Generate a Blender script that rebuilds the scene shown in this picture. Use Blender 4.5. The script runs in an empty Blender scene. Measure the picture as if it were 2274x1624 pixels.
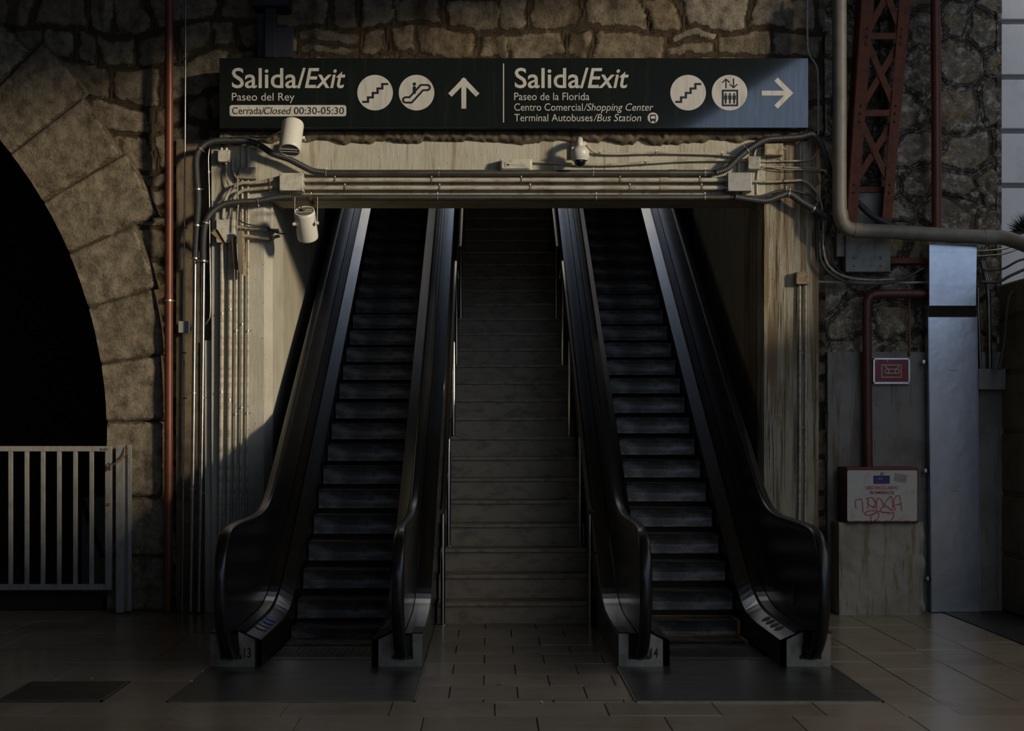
import bpy, math, random
import numpy as np
from mathutils import Vector

# ------------------------------------------------------------------ camera, light
C = bpy.context.scene.collection
SC = bpy.context.scene
F = 50.0 / 36.0 * 2274.0          # focal length in photo pixels
VX, VY, EYE = 1088.0, 960.0, 1.82  # principal point of the (shifted) lens, eye height

cam_d = bpy.data.cameras.new('camera'); cam = bpy.data.objects.new('camera', cam_d); C.objects.link(cam)
cam.location = (0, 0, EYE); cam.rotation_euler = (math.radians(90), 0, 0)
cam_d.lens = 50; cam_d.sensor_width = 36; cam_d.sensor_fit = 'HORIZONTAL'
cam_d.shift_x = (1137 - VX) / 2274.0; cam_d.shift_y = (VY - 812) / 2274.0
cam_d.clip_end = 200
SC.camera = cam

SC.view_settings.view_transform = 'Standard'; SC.view_settings.look = 'None'
SC.view_settings.gamma = 1; SC.view_settings.use_curve_mapping = False
SC.view_settings.exposure = 0.0
SC.cycles.use_denoising = True
SC.cycles.max_bounces = 8; SC.cycles.diffuse_bounces = 5; SC.cycles.glossy_bounces = 4
SC.cycles.sample_clamp_indirect = 3.0; SC.cycles.caustics_reflective = False; SC.cycles.caustics_refractive = False

world = bpy.data.worlds.new('sky'); SC.world = world; world.use_nodes = True
bg = world.node_tree.nodes['Background']
bg.inputs[1].default_value = 0.85
_nt = world.node_tree; _tc = _nt.nodes.new('ShaderNodeTexCoord'); _sx = _nt.nodes.new('ShaderNodeSeparateXYZ'); _rp = _nt.nodes.new('ShaderNodeValToRGB')
_nt.links.new(_tc.outputs['Generated'], _sx.inputs[0]); _nt.links.new(_sx.outputs['Z'], _rp.inputs[0]); _nt.links.new(_rp.outputs[0], bg.inputs[0])
_rp.color_ramp.elements[0].position = .30; _rp.color_ramp.elements[0].color = (0.64, 0.83, 1.20, 1)     # clear blue low down
_rp.color_ramp.elements[1].position = .62; _rp.color_ramp.elements[1].color = (1.0, 0.94, 0.84, 1)      # pale cloud overhead

SUN = Vector((-0.76, 0.62, -0.18)).normalized()
sd = bpy.data.lights.new('sun', 'SUN'); so = bpy.data.objects.new('sun', sd); C.objects.link(so)
sd.energy = 2.5; sd.angle = math.radians(5.5); sd.color = (1.0, 0.87, 0.66)
so.rotation_euler = SUN.to_track_quat('-Z', 'Y').to_euler(); so.location = (20, -10, 12)

random.seed(7); rng = np.random.default_rng(7)
OFF = {}

# ------------------------------------------------------------------ helpers
def W(px, py, d):
    return Vector(((px - VX) / F * d, d, EYE + (VY - py) / F * d))
def XW(px, d): return (px - VX) / F * d
def ZW(py, d): return EYE + (VY - py) / F * d

def smooth(pts, n=8):
    pts = [Vector(p) for p in pts]
    if len(pts) < 3: return pts
    out = []
    for i in range(len(pts) - 1):
        p0 = pts[max(i - 1, 0)]; p1 = pts[i]; p2 = pts[i + 1]; p3 = pts[min(i + 2, len(pts) - 1)]
        for k in range(n):
            t = k / n
            out.append(0.5 * ((2 * p1) + (p2 - p0) * t + (2 * p0 - 5 * p1 + 4 * p2 - p3) * t * t + (3 * p1 - p0 - 3 * p2 + p3) * t ** 3))
    out.append(pts[-1]); return out

def resample(pts, step):
    pts = [Vector(p) for p in pts]; out = [pts[0].copy()]; acc = 0
    for a, b in zip(pts, pts[1:]):
        L = (b - a).length
        if L < 1e-9: continue
        t = step - acc
        while t <= L:
            out.append(a + (b - a) * (t / L)); t += step
        acc = L - (t - step)
    if (out[-1] - pts[-1]).length > step * 0.3: out.append(pts[-1].copy())
    return out

class MB:
    def __init__(s): s.v = []; s.f = []; s.sm = []
    def add(s, vs, fs, sm=False):
        o = len(s.v); s.v += [tuple(v) for v in vs]
        s.f += [tuple(i + o for i in f) for f in fs]; s.sm += [sm] * len(fs); return s
    def box(s, x0, x1, y0, y1, z0, z1):
        if x0 > x1: x0, x1 = x1, x0
        if y0 > y1: y0, y1 = y1, y0
        if z0 > z1: z0, z1 = z1, z0
        v = [(x0,y0,z0),(x1,y0,z0),(x1,y1,z0),(x0,y1,z0),(x0,y0,z1),(x1,y0,z1),(x1,y1,z1),(x0,y1,z1)]
        return s.add(v, [(0,3,2,1),(4,5,6,7),(0,1,5,4),(1,2,6,5),(2,3,7,6),(3,0,4,7)])
    def pbox(s, px0, px1, py0, py1, d, depth):   # front face at d, going back by depth
        return s.box(XW(px0, d), XW(px1, d), d, d + depth, ZW(py1, d), ZW(py0, d))
    def prism(s, poly, axis, a, b):
        """poly 2D extruded along axis 'x' (poly=(y,z)), 'y' (poly=(x,z)) or 'z' (poly=(x,y))"""
        mk = {'x': lambda p, t: (t, p[0], p[1]), 'y': lambda p, t: (p[0], t, p[1]), 'z': lambda p, t: (p[0], p[1], t)}[axis]
        n = len(poly); v = [mk(p, a) for p in poly] + [mk(p, b) for p in poly]
        f = [tuple(range(n)), tuple(reversed(range(n, 2 * n)))]
        f += [(i, i + n, (i + 1) % n + n, (i + 1) % n) for i in range(n)]
        return s.add(v, f)
    def tube(s, pts, r, seg=12, cap=True, rads=None):
        pts = [Vector(p) for p in pts]; n = len(pts)
        T = [(pts[min(i + 1, n - 1)] - pts[max(i - 1, 0)]).normalized() for i in range(n)]
        u = T[0].cross(Vector((0, 0, 1)))
        if u.length < 1e-3: u = T[0].cross(Vector((0, 1, 0)))
        u.normalize(); vs = []
        for i in range(n):
            u = (u - T[i] * u.dot(T[i])).normalized(); w = T[i].cross(u)
            rr = rads[i] if rads else r
            for k in range(seg):
                a = 2 * math.pi * k / seg
                vs.append(pts[i] + (u * math.cos(a) + w * math.sin(a)) * rr)
        fs = [(i * seg + k, i * seg + (k + 1) % seg, (i + 1) * seg + (k + 1) % seg, (i + 1) * seg + k) for i in range(n - 1) for k in range(seg)]
        s.add(vs, fs, True)
        if cap:
            s.add(vs[:seg], [tuple(reversed(range(seg)))]); s.add(vs[-seg:], [tuple(range(seg))])
        return s
    def corr(s, pts, r, pitch=0.017, depth=0.12, seg=12):
        p = resample(pts, pitch / 4); rads = [r * (1, 1, 1 - depth, 1 - depth)[i % 4] for i in range(len(p))]
        return s.tube(p, r, seg, True, rads)
    def ball(s, c, r, seg=10, rings=6):
        vs = []; c = Vector(c)
        for i in range(rings + 1):
            th = math.pi * i / rings
            for k in range(seg):
                a = 2 * math.pi * k / seg
                vs.append(c + Vector((math.sin(th) * math.cos(a), math.sin(th) * math.sin(a), math.cos(th))) * r)
        fs = [(i * seg + k, (i + 1) * seg + k, (i + 1) * seg + (k + 1) % seg, i * seg + (k + 1) % seg) for i in range(rings) for k in range(seg)]
        return s.add(vs, fs, True)
    def disc(s, cx, cz, r, y0, y1, seg=48):      # a coin facing the viewer
        return s.prism([(cx + r * math.cos(2 * math.pi * k / seg), cz + r * math.sin(2 * math.pi * k / seg)) for k in range(seg)], 'y', y0, y1)
    def stroke(s, pts, t, y0, y1, closed=False, rnd=False):   # thick polyline in the x-z plane
        P = [Vector(p) for p in pts]; pr = list(zip(P, P[1:])) + ([(P[-1], P[0])] if closed else [])
        for qi, (a, b) in enumerate(pr):
            d = (b - a); ye = y0 - 2e-5 * (qi + (len(s.v) // 8) % 60)
            if d.length < 1e-6: continue
            d.normalize(); n = Vector((-d.y, d.x)) * t / 2; e = d * (0 if rnd else t / 2)
            s.prism([tuple(a - e - n), tuple(b + e - n), tuple(b + e + n), tuple(a - e + n)], 'y', ye, y1)
        if rnd:
            for p in P: s.disc(p.x, p.y, t / 2, y0, y1, 14)
        return s
    def lathe(s, prof, origin, axis=(0, 0, 1), seg=32):
        ax = Vector(axis).normalized(); u = ax.orthogonal().normalized(); w = ax.cross(u); o = Vector(origin); vs = []
        for (r, h) in prof:
            for k in range(seg):
                a = 2 * math.pi * k / seg
                vs.append(o + ax * h + (u * math.cos(a) + w * math.sin(a)) * r)
        fs = [(i * seg + k, i * seg + (k + 1) % seg, (i + 1) * seg + (k + 1) % seg, (i + 1) * seg + k) for i in range(len(prof) - 1) for k in range(seg)]
        s.add(vs, fs, True)
        if prof[0][0] > 1e-4: s.add(vs[:seg], [tuple(reversed(range(seg)))])
        if prof[-1][0] > 1e-4: s.add(vs[-seg:], [tuple(range(seg))])
        return s

def build(name, mb, mat, parent=None, bevel=0.0, seg=2, origin=None):
    me = bpy.data.meshes.new(name); vs = np.array(mb.v, dtype=float)
    if parent is not None: off = OFF[parent.name]
    elif origin is not None: off = Vector(origin)
    else:
        lo, hi = vs.min(0), vs.max(0); off = Vector(((lo[0] + hi[0]) / 2, (lo[1] + hi[1]) / 2, lo[2]))
    vs = vs - np.array(off)
    me.from_pydata(vs.tolist(), [], mb.f)
    me.polygons.foreach_set('use_smooth', mb.sm); me.update()
    o = bpy.data.objects.new(name, me); C.objects.link(o); me.materials.append(mat)
    if parent is not None: o.parent = parent
    else: o.location = off
    OFF[o.name] = off
    if bevel:
        b = o.modifiers.new('bevel', 'BEVEL'); b.width = bevel; b.segments = seg; b.limit_method = 'ANGLE'; b.angle_limit = math.radians(40)
    return o
def tag(o, label, cat, group=None):
    o['label'] = label; o['category'] = cat
    if group: o['group'] = group
    return o
def thing(name, label, cat, loc, group=None):
    o = bpy.data.objects.new(name, None); C.objects.link(o); o.location = loc; o.empty_display_size = .1
    OFF[o.name] = Vector(loc); return tag(o, label, cat, group)
def struct(name, mb, mat, parent=None, label=None, **k):
    o = build(name, mb, mat, parent, origin=(0, 0, 0) if parent is None else None, **k)
    if parent is None: o['kind'] = 'structure'
    if label: o['label'] = label; o['category'] = name.split('_')[0]
    return o

_txt = {}
def text_raw(body, shear=0.0, bold=0.0):
    cu = bpy.data.curves.new('t', 'FONT'); cu.body = body; cu.size = 1; cu.shear = shear; cu.offset = bold; cu.resolution_u = 4
    o = bpy.data.objects.new('t', cu); C.objects.link(o)
    me = bpy.data.meshes.new_from_object(o.evaluated_get(bpy.context.evaluated_depsgraph_get()))
    v = np.array([tuple(x.co) for x in me.vertices]); f = [tuple(p.vertices) for p in me.polygons]
    bpy.data.objects.remove(o); bpy.data.curves.remove(cu); bpy.data.meshes.remove(me)
    return v, f
def capheight():
    if 'cap' not in _txt: _txt['cap'] = text_raw('H')[0][:, 1].max()
    return _txt['cap']
def add_text(mb, body, px0, px1, base, cap, d, shear=0.0, bold=0.0, lift=0.004):
    """lettering lying on the plane y=d, sized from photo pixels"""
    bpy.context.view_layer.update()
    v, f = text_raw(body, shear, bold); k = d / F
    x = v[:, 0]; sx = (px1 - px0) * k / (x.max() - x.min())
    X = XW(px0, d) + (x - x.min()) * sx; Z = ZW(base, d) + v[:, 1] * cap * k / capheight()
    mb.add([(a, d - lift, b) for a, b in zip(X, Z)], [tuple(q) for q in f])
    return mb

# ------------------------------------------------------------------ materials
def node_mat(name):
    m = bpy.data.materials.new(name); m.use_nodes = True; nt = m.node_tree
    return m, nt, nt.nodes['Principled BSDF']
def N(nt, t, **kw):
    n = nt.nodes.new(t)
    for k, v in kw.items():
        if k.startswith('i_'): n.inputs[k[2:].replace('_', ' ')].default_value = v
        else: setattr(n, k, v)
    return n
def math_n(nt, op, a, b=None, c=None):
    n = nt.nodes.new('ShaderNodeMath'); n.operation = op
    for i, x in enumerate((a, b, c)):
        if x is None: continue
        if isinstance(x, (int, float)): n.inputs[i].default_value = x
        else: nt.links.new(x, n.inputs[i])
    return n.outputs[0]
def sstep(nt, x, lo, hi):
    n = nt.nodes.new('ShaderNodeMapRange'); n.interpolation_type = 'SMOOTHSTEP'
    nt.links.new(x, n.inputs[0]); n.inputs[1].default_value = lo; n.inputs[2].default_value = hi
    return n.outputs[0]
def mixc(nt, fac, a, b):
    n = nt.nodes.new('ShaderNodeMix'); n.data_type = 'RGBA'
    for sock, x in ((n.inputs[0], fac), (n.inputs[6], a), (n.inputs[7], b)):
        if isinstance(x, (int, float)): sock.default_value = x
        elif isinstance(x, tuple): sock.default_value = (*x[:3], 1)
        else: nt.links.new(x, sock)
    return n.outputs[2]
def coords(nt, scale=(1, 1, 1), kind='Object'):
    tc = nt.nodes.new('ShaderNodeTexCoord'); mp = nt.nodes.new('ShaderNodeMapping'); mp.inputs['Scale'].default_value = scale
    nt.links.new(tc.outputs[kind], mp.inputs[0]); return mp.outputs[0]
def noise(nt, vec, scale, detail=4, rough=.6, dist=0):
    n = nt.nodes.new('ShaderNodeTexNoise'); nt.links.new(vec, n.inputs['Vector'])
    n.inputs['Scale'].default_value = scale; n.inputs['Detail'].default_value = detail
    n.inputs['Roughness'].default_value = rough; n.inputs['Distortion'].default_value = dist
    return n.outputs[0]
def bump(nt, bs, h, strength=.3, dist=.01):
    b = nt.nodes.new('ShaderNodeBump'); b.inputs['Strength'].default_value = strength; b.inputs['Distance'].default_value = dist
    nt.links.new(h, b.inputs['Height']); nt.links.new(b.outputs[0], bs.inputs['Normal'])

def mat(name, col, rough=.6, metal=0.0, dirt=None, amt=.5, scale=6.0, stretch=(1, 1, 1), bmp=0.0, bscale=60, spec=.5, lo=.42, hi=.68, rvar=0.0):
    m, nt, bs = node_mat(name)
    bs.inputs['Base Color'].default_value = (*col, 1); bs.inputs['Roughness'].default_value = rough
    bs.inputs['Metallic'].default_value = metal; bs.inputs['Specular IOR Level'].default_value = spec
    if dirt is None: dirt = tuple(c * .6 for c in col)
    n = noise(nt, coords(nt, stretch), scale, 6, .65)
    fac = math_n(nt, 'MULTIPLY', sstep(nt, n, lo, hi), amt)
    nt.links.new(mixc(nt, fac, col, dirt), bs.inputs['Base Color'])
    if rvar: nt.links.new(math_n(nt, 'MULTIPLY_ADD', n, rvar, rough - rvar / 2), bs.inputs['Roughness'])
    if bmp: bump(nt, bs, noise(nt, coords(nt), bscale, 4, .6), bmp)
    return m

M = {}
M['sign'] = mat('sign_panel', (.010, .013, .011), .08, 0, (.03, .028, .02), .5, 14, (1, 1, .12), spec=1.0, lo=.5, hi=.75)
M['sign'].node_tree.nodes['Principled BSDF'].inputs['Coat Weight'].default_value = .7; M['sign'].node_tree.nodes['Principled BSDF'].inputs['Coat Roughness'].default_value = .05
_n = M['sign'].node_tree; _b = _n.nodes['Principled BSDF']
_n.links.new(math_n(_n, 'MULTIPLY_ADD', sstep(_n, noise(_n, coords(_n, (1, 1, .07)), 26, 5, .7), .38, .66), .6, .4), _b.inputs['Coat Weight'])
M['sign_edge'] = mat('sign_edge', (.008, .009, .009), .4)
M['sign_white'] = mat('sign_white', (.56, .53, .47), .45, 0, (.38, .34, .27), .6, 20, (1, 1, .15))
M['sign_dark'] = mat('sign_dark', (.014, .016, .014), .35)
M['cream'] = mat('cream_plastic', (.60, .56, .45), .45, 0, (.33, .28, .19), .7, 16, bmp=.05)
M['white_paint'] = mat('white_paint', (.74, .70, .60), .38, 0, (.45, .38, .28), .5, 30, lo=.56, hi=.75)
M['grille'] = mat('speaker_grille', (.16, .15, .12), .55)
M['pipe_paint'] = mat('painted_pipe', (.50, .46, .36), .5, 0, (.26, .20, .12), .8, 22, (.3, 1, 1), bmp=.05)
M['pipe_steel'] = mat('dull_steel_pipe', (.20, .19, .16), .33, .75, (.16, .11, .06), .8, 12, (.4, 1, 1))
M['galv'] = mat('galvanised_tube', (.34, .34, .32), .36, 1.0, (.20, .19, .16), .6, 18)
M['flex'] = mat('dark_flexible_conduit', (.05, .05, .052), .42, 0, (.05, .045, .035), .5, 14)
M['flex_light'] = mat('pale_flexible_conduit', (.42, .38, .29), .55, 0, (.2, .15, .09), .7, 18)
M['cable'] = mat('dark_cable', (.06, .055, .045), .5)
M['clip'] = mat('metal_clip', (.5, .47, .4), .35, .8, (.25, .14, .06), .7, 25)
M['rust_clip'] = mat('rusty_clip', (.20, .10, .035), .7, .2)
M['brown_pipe'] = mat('red_brown_paint', (.155, .038, .014), .45, 0, (.085, .026, .012), .7, 9, bmp=.06, bscale=30)
M['red_iron'] = mat('rusty_red_iron', (.19, .047, .011), .7, 0, (.075, .026, .010), .8, 12, bmp=.25, bscale=40)
M['red_pipe'] = mat('dark_red_pipe', (.095, .024, .017), .5, 0, (.09, .06, .05), .6, 12)
M['drain'] = mat('grey_drain_pipe', (.235, .205, .155), .5, 0, (.13, .11, .08), .5, 8)
M['duct'] = mat('galvanised_sheet', (.52, .54, .57), .26, 1.0, (.40, .42, .45), .7, 2.5, (1, 1, .6), rvar=.14, bmp=.6, bscale=1.3)
M['gate'] = mat('grey_gate_paint', (.27, .26, .235), .5, 0, (.16, .13, .09), .6, 14, (1, 1, .4))
M['esc_panel'] = mat('dark_stainless', (.016, .015, .013), .2, .0, (.010, .010, .009), .6, 5, (1, .2, 3))
M['esc_deck'] = mat('deck_stainless', (.42, .42, .43), .18, 1.0, (.31, .30, .30), .6, 6, (2, .25, .25), rvar=.06, bmp=.04, bscale=3)
M['esc_skirt'] = mat('black_skirt', (.022, .022, .021), .35, .3)
M['rubber'] = mat('black_rubber_handrail', (.012, .012, .012), .27, 0, (.03, .028, .025), .4, 8)
M['guide'] = mat('steel_guide', (.5, .48, .42), .25, 1.0)
M['pedestal'] = mat('brushed_steel', (.29, .26, .20), .42, .8, (.15, .13, .09), .7, 12, (1, 1, .6))
M['black'] = mat('black_plastic', (.008, .008, .008), .5)
M['step'] = mat('step_aluminium', (.30, .28, .25), .5, .4, (.075, .068, .058), .85, 7, (.7, 1, 1.8), lo=.4, hi=.62)
M['comb'] = mat('comb_aluminium', (.10, .098, .09), .5, .6, (.05, .045, .04), .6, 10)
M['plate'] = mat('worn_floor_plate', (.12, .12, .118), .36, .7, (.06, .058, .055), .8, 6, (.25, 3, 1), rvar=.15)
M['hatch'] = mat('iron_hatch', (.055, .060, .062), .42, .4, (.035, .033, .03), .7, 5, rvar=.2)
M['yellow'] = mat('yellow_paint', (.42, .22, .02), .5)
M['rail'] = mat('stainless_rail', (.50, .44, .34), .26, 1.0, (.36, .30, .22), .4, 20)
M['stair'] = mat('stair_stone', (.43, .335, .215), .6, 0, (.21, .155, .095), .75, 5, (1, 1, 2), bmp=.12, bscale=90, lo=.45, hi=.7)
M['nosing'] = mat('worn_nosing', (.42, .33, .21), .5, 0, (.18, .135, .085), .8, 7)
M['red_sign'] = mat('red_enamel', (.20, .006, .010), .25, 0, (.14, .01, .012), .6, 12)
M['photolum'] = mat('pale_green_ink', (.50, .50, .36), .5)
M['alu'] = mat('bright_aluminium', (.75, .75, .75), .22, 1.0)
M['box_red'] = mat('red_box_paint', (.13, .012, .010), .45, 0, (.07, .012, .01), .6, 14)
M['box_white'] = mat('white_door_paint', (.55, .53, .46), .45, 0, (.36, .30, .20), .55, 9, bmp=.03, lo=.5, hi=.72)
M['ink_red'] = mat('red_ink', (.33, .02, .018), .5)
M['spray'] = mat('red_marker', (.42, .075, .055), .55, 0, (.5, .25, .2), .6, 60)
M['ink_blue'] = mat('blue_sticker', (.012, .028, .16), .4)
M['sticker_blue'] = mat('bright_blue_sticker', (.025, .10, .42), .4)
M['sticker_white'] = mat('white_sticker', (.55, .55, .53), .5)
M['sticker_grey'] = mat('grey_sticker', (.36, .34, .29), .6)
M['board'] = mat('weathered_board', (.30, .27, .21), .7, 0, (.15, .10, .05), .7, 12, (1, 1, .2), bmp=.2)
M['board_rust'] = mat('flaking_edge', (.26, .16, .06), .8, 0, (.5, .46, .36), .8, 30, bmp=.6, bscale=50)
M['tin'] = mat('weathered_sheet', (.20, .15, .09), .55, .3, (.12, .07, .03), .7, 20)
M['rope'] = mat('grey_rope', (.36, .31, .22), .8)
M['gusset'] = mat('greenish_grey_paint', (.25, .25, .20), .6, 0, (.13, .11, .075), .8, 8, bmp=.3, bscale=25)
M['leaf'] = mat('dark_green_leaf', (.012, .026, .010), .5, 0, (.006, .014, .006), .6, 10)
M['litter'] = mat('dry_leaf', (.38, .25, .07), .7)
M['litter_white'] = mat('white_paper', (.6, .55, .47), .7)
M['cabinet'] = mat('grey_cabinet', (.12, .13, .13), .5)
M['dark'] = mat('shade_dark', (.012, .011, .010), .9)  # near-black base; on the deep shaft it stands in for shade
M['roof'] = mat('dark_roof', (.06, .055, .05), .8)
M['platform_wall'] = mat('dull_wall', (.10, .095, .085), .8)
M['cctv'] = mat('camera_white', (.66, .62, .54), .38, 0, (.4, .3, .18), .5, 25, lo=.55, hi=.75)
M['dome'] = mat('smoked_dome', (.006, .006, .008), .06, spec=.8)
M['white_block'] = mat('white_block', (.80, .78, .76), .65, 0, (.42, .40, .37), .5, 2.5, bmp=.1, bscale=40, lo=.5, hi=.8)
M['cream_block'] = mat('cream_block', (.30, .27, .19), .7, 0, (.15, .12, .075), .7, 3, bmp=.2, bscale=30)
M['joint'] = mat('block_joint', (.24, .23, .235), .8)

def concrete(name, a, b, stain, dark, s_amt, d_amt, streak=(5, 5, .45), lo=.52, dlo=.6):
    m, nt, bs = node_mat(name)
    c = coords(nt); n1 = noise(nt, c, 2.2, 6, .6); n2 = noise(nt, coords(nt, streak), 1.4, 7, .68, .4); n3 = noise(nt, coords(nt, (streak[0] * 1.7, streak[1], streak[2] * .8)), 2.3, 6, .7)
    col = mixc(nt, sstep(nt, n1, .4, .65), a, b)
    col = mixc(nt, math_n(nt, 'MULTIPLY', sstep(nt, n2, lo, lo + .13), s_amt), col, stain)
    col = mixc(nt, math_n(nt, 'MULTIPLY', sstep(nt, n3, dlo, dlo + .07), d_amt), col, dark)
    pits = sstep(nt, noise(nt, c, 38, 2, .5), .70, .76)
    col = mixc(nt, math_n(nt, 'MULTIPLY', pits, .6), col, dark)
    nt.links.new(col, bs.inputs['Base Color']); bs.inputs['Roughness'].default_value = .75; bs.inputs['Specular IOR Level'].default_value = .3
    h = math_n(nt, 'ADD', math_n(nt, 'MULTIPLY', noise(nt, coords(nt, (3, 3, .5)), 12, 5, .65), 1.0), math_n(nt, 'MULTIPLY', noise(nt, c, 70, 3, .6), .25))
    bump(nt, bs, math_n(nt, 'SUBTRACT', h, math_n(nt, 'MULTIPLY', pits, .8)), .55, .012)
    return m
M['lintel'] = concrete('cream_concrete', (.50, .465, .36), (.42, .385, .285), (.22, .15, .07), (.06, .045, .03), .55, .5)
M['pier'] = concrete('grey_cream_concrete', (.52, .485, .395), (.45, .41, .32), (.34, .29, .2), (.08, .06, .045), .35, .25)
M['pier_stained'] = concrete('rust_stained_concrete', (.40, .35, .25), (.30, .25, .165), (.17, .11, .05), (.04, .026, .015), .85, .85, (9, 9, .4), .46, .54)
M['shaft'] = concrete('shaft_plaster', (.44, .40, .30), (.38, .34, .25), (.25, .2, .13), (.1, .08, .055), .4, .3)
M['plaster'] = concrete('grey_plaster', (.25, .24, .215), (.18, .165, .14), (.14, .09, .035), (.05, .045, .04), .7, .6, (6, 6, .5), .53)
M['plinth'] = concrete('chipped_plinth', (.40, .375, .30), (.31, .285, .22), (.20, .135, .055), (.07, .055, .035), .75, .6, (7, 7, .8), .52)

def stone_mat(name, cols, mortar, ridge, white=0.0, ochre=0.0, bstr=.8):
    m, nt, bs = node_mat(name); c = coords(nt)
    ea = nt.nodes.new('ShaderNodeAttribute'); ea.attribute_name = 'edge'; ed = ea.outputs['Fac']
    ia = nt.nodes.new('ShaderNodeAttribute'); ia.attribute_name = 'stone'
    nz = noise(nt, c, 9, 6, .7); nf = noise(nt, c, 45, 5, .7); nl = noise(nt, c, 2.0, 5, .6)
    e2 = math_n(nt, 'ADD', ed, math_n(nt, 'MULTIPLY_ADD', nz, .12, -.06))
    mask = sstep(nt, e2, .026, .042)
    rp = nt.nodes.new('ShaderNodeValToRGB'); nt.links.new(ia.outputs['Fac'], rp.inputs[0])
    el = rp.color_ramp.elements
    el[0].color = (*cols[0], 1); el[1].color = (*cols[-1], 1)
    for i, cc in enumerate(cols[1:-1]):
        q = el.new((i + 1) / (len(cols) - 1)); q.color = (*cc, 1)
    dk = nt.nodes.new('ShaderNodeMix'); dk.data_type = 'RGBA'; dk.blend_type = 'MULTIPLY'; dk.inputs[0].default_value = 1
    nt.links.new(rp.outputs[0], dk.inputs[6])
    rr = nt.nodes.new('ShaderNodeValToRGB'); nt.links.new(nz, rr.inputs[0])
    rr.color_ramp.elements[0].position = .32; rr.color_ramp.elements[0].color = (.42, .38, .33, 1)
    rr.color_ramp.elements[1].position = .62; rr.color_ramp.elements[1].color = (1.15, 1.12, 1.08, 1)
    nt.links.new(rr.outputs[0], dk.inputs[7]); scol = dk.outputs[2]
    if ochre: scol = mixc(nt, math_n(nt, 'MULTIPLY', sstep(nt, nl, .5, .62), ochre), scol, (.36, .22, .07))
    speck = math_n(nt, 'MULTIPLY', sstep(nt, nf, .54, .66), .55); scol = mixc(nt, speck, scol, tuple(x * .35 for x in cols[0]))
    stain = sstep(nt, noise(nt, coords(nt, (3, 3, .5)), 1.2, 5, .6), .56, .68)
    col = mixc(nt, mask, mortar, scol)
    col = mixc(nt, math_n(nt, 'MULTIPLY', stain, .7), col, tuple(x * .55 for x in mortar))
    if white:
        wv = noise(nt, c, 5.5, 8, .75, .6)
        w1 = math_n(nt, 'SUBTRACT', 1.0, sstep(nt, math_n(nt, 'ABSOLUTE', math_n(nt, 'SUBTRACT', wv, .5)), .008, .028))
        w2 = math_n(nt, 'MULTIPLY', w1, math_n(nt, 'MULTIPLY', sstep(nt, nl, .44, .6), .45))
        w3 = math_n(nt, 'MULTIPLY', sstep(nt, noise(nt, c, 13, 8, .78), .49, .60), sstep(nt, noise(nt, c, 3.1, 4, .6), .36, .52))
        col = mixc(nt, math_n(nt, 'MULTIPLY', math_n(nt, 'MAXIMUM', w2, w3), white), col, (.58, .54, .46))
    nt.links.new(col, bs.inputs['Base Color']); bs.inputs['Roughness'].default_value = .85; bs.inputs['Specular IOR Level'].default_value = .25
    rg = math_n(nt, 'MULTIPLY', math_n(nt, 'SUBTRACT', 1.0, sstep(nt, ed, .006, .016)), ridge)
    h = math_n(nt, 'ADD', math_n(nt, 'MULTIPLY', nf, .55), math_n(nt, 'MULTIPLY', nz, 1.0))
    h = math_n(nt, 'ADD', math_n(nt, 'ADD', h, rg), math_n(nt, 'MULTIPLY', mask, .5))
    bump(nt, bs, h, bstr, .02)
    return m
M['rubble'] = stone_mat('rubble_stone', [(.125, .10, .066), (.21, .178, .13), (.17, .13, .08), (.24, .21, .165)], (.055, .038, .020), .9)
M['arch'] = stone_mat('granite_voussoir', [(.20, .165, .115), (.24, .205, .15), (.18, .145, .10)], (.10, .075, .045), -.6, .12, bstr=1.0)
M['end_stone'] = stone_mat('weathered_rubble', [(.21, .175, .12), (.29, .24, .16), (.24, .20, .145), (.33, .28, .20)], (.11, .085, .055), -.9, .9, .5, 1.2)

def tile_mat():
    m, nt, bs = node_mat('stone_floor_tiles'); c = coords(nt)
    ia = nt.nodes.new('ShaderNodeAttribute'); ia.attribute_name = 'stone'
    n1 = noise(nt, c, 1.3, 6, .65); n2 = noise(nt, c, 14, 6, .7); n3 = noise(nt, coords(nt, (.6, 2.5, 1)), 3, 6, .7)
    col = mixc(nt, ia.outputs['Fac'], (.285, .240, .182), (.365, .310, .240))
    col = mixc(nt, math_n(nt, 'MULTIPLY', sstep(nt, n1, .45, .68), .55), col, (.18, .142, .10))
    col = mixc(nt, math_n(nt, 'MULTIPLY', sstep(nt, n3, .6, .72), .5), col, (.085, .065, .045))
    col = mixc(nt, math_n(nt, 'MULTIPLY', sstep(nt, n2, .6, .75), .35), col, (.26, .22, .17))
    nt.links.new(col, bs.inputs['Base Color'])
    nt.links.new(math_n(nt, 'MULTIPLY_ADD', n2, .12, math_n(nt, 'MULTIPLY_ADD', n1, .14, .10)), bs.inputs['Roughness'])
    bs.inputs['Specular IOR Level'].default_value = .5
    bump(nt, bs, math_n(nt, 'ADD', n2, math_n(nt, 'MULTIPLY', n3, .5)), .10, .004)
    return m
M['tile'] = tile_mat()
M['grout'] = mat('dark_grout', (.035, .028, .02), .9)
M['asphalt'] = mat('dark_asphalt', (.035, .034, .032), .6, 0, (.02, .02, .019), .6, 5)

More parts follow.
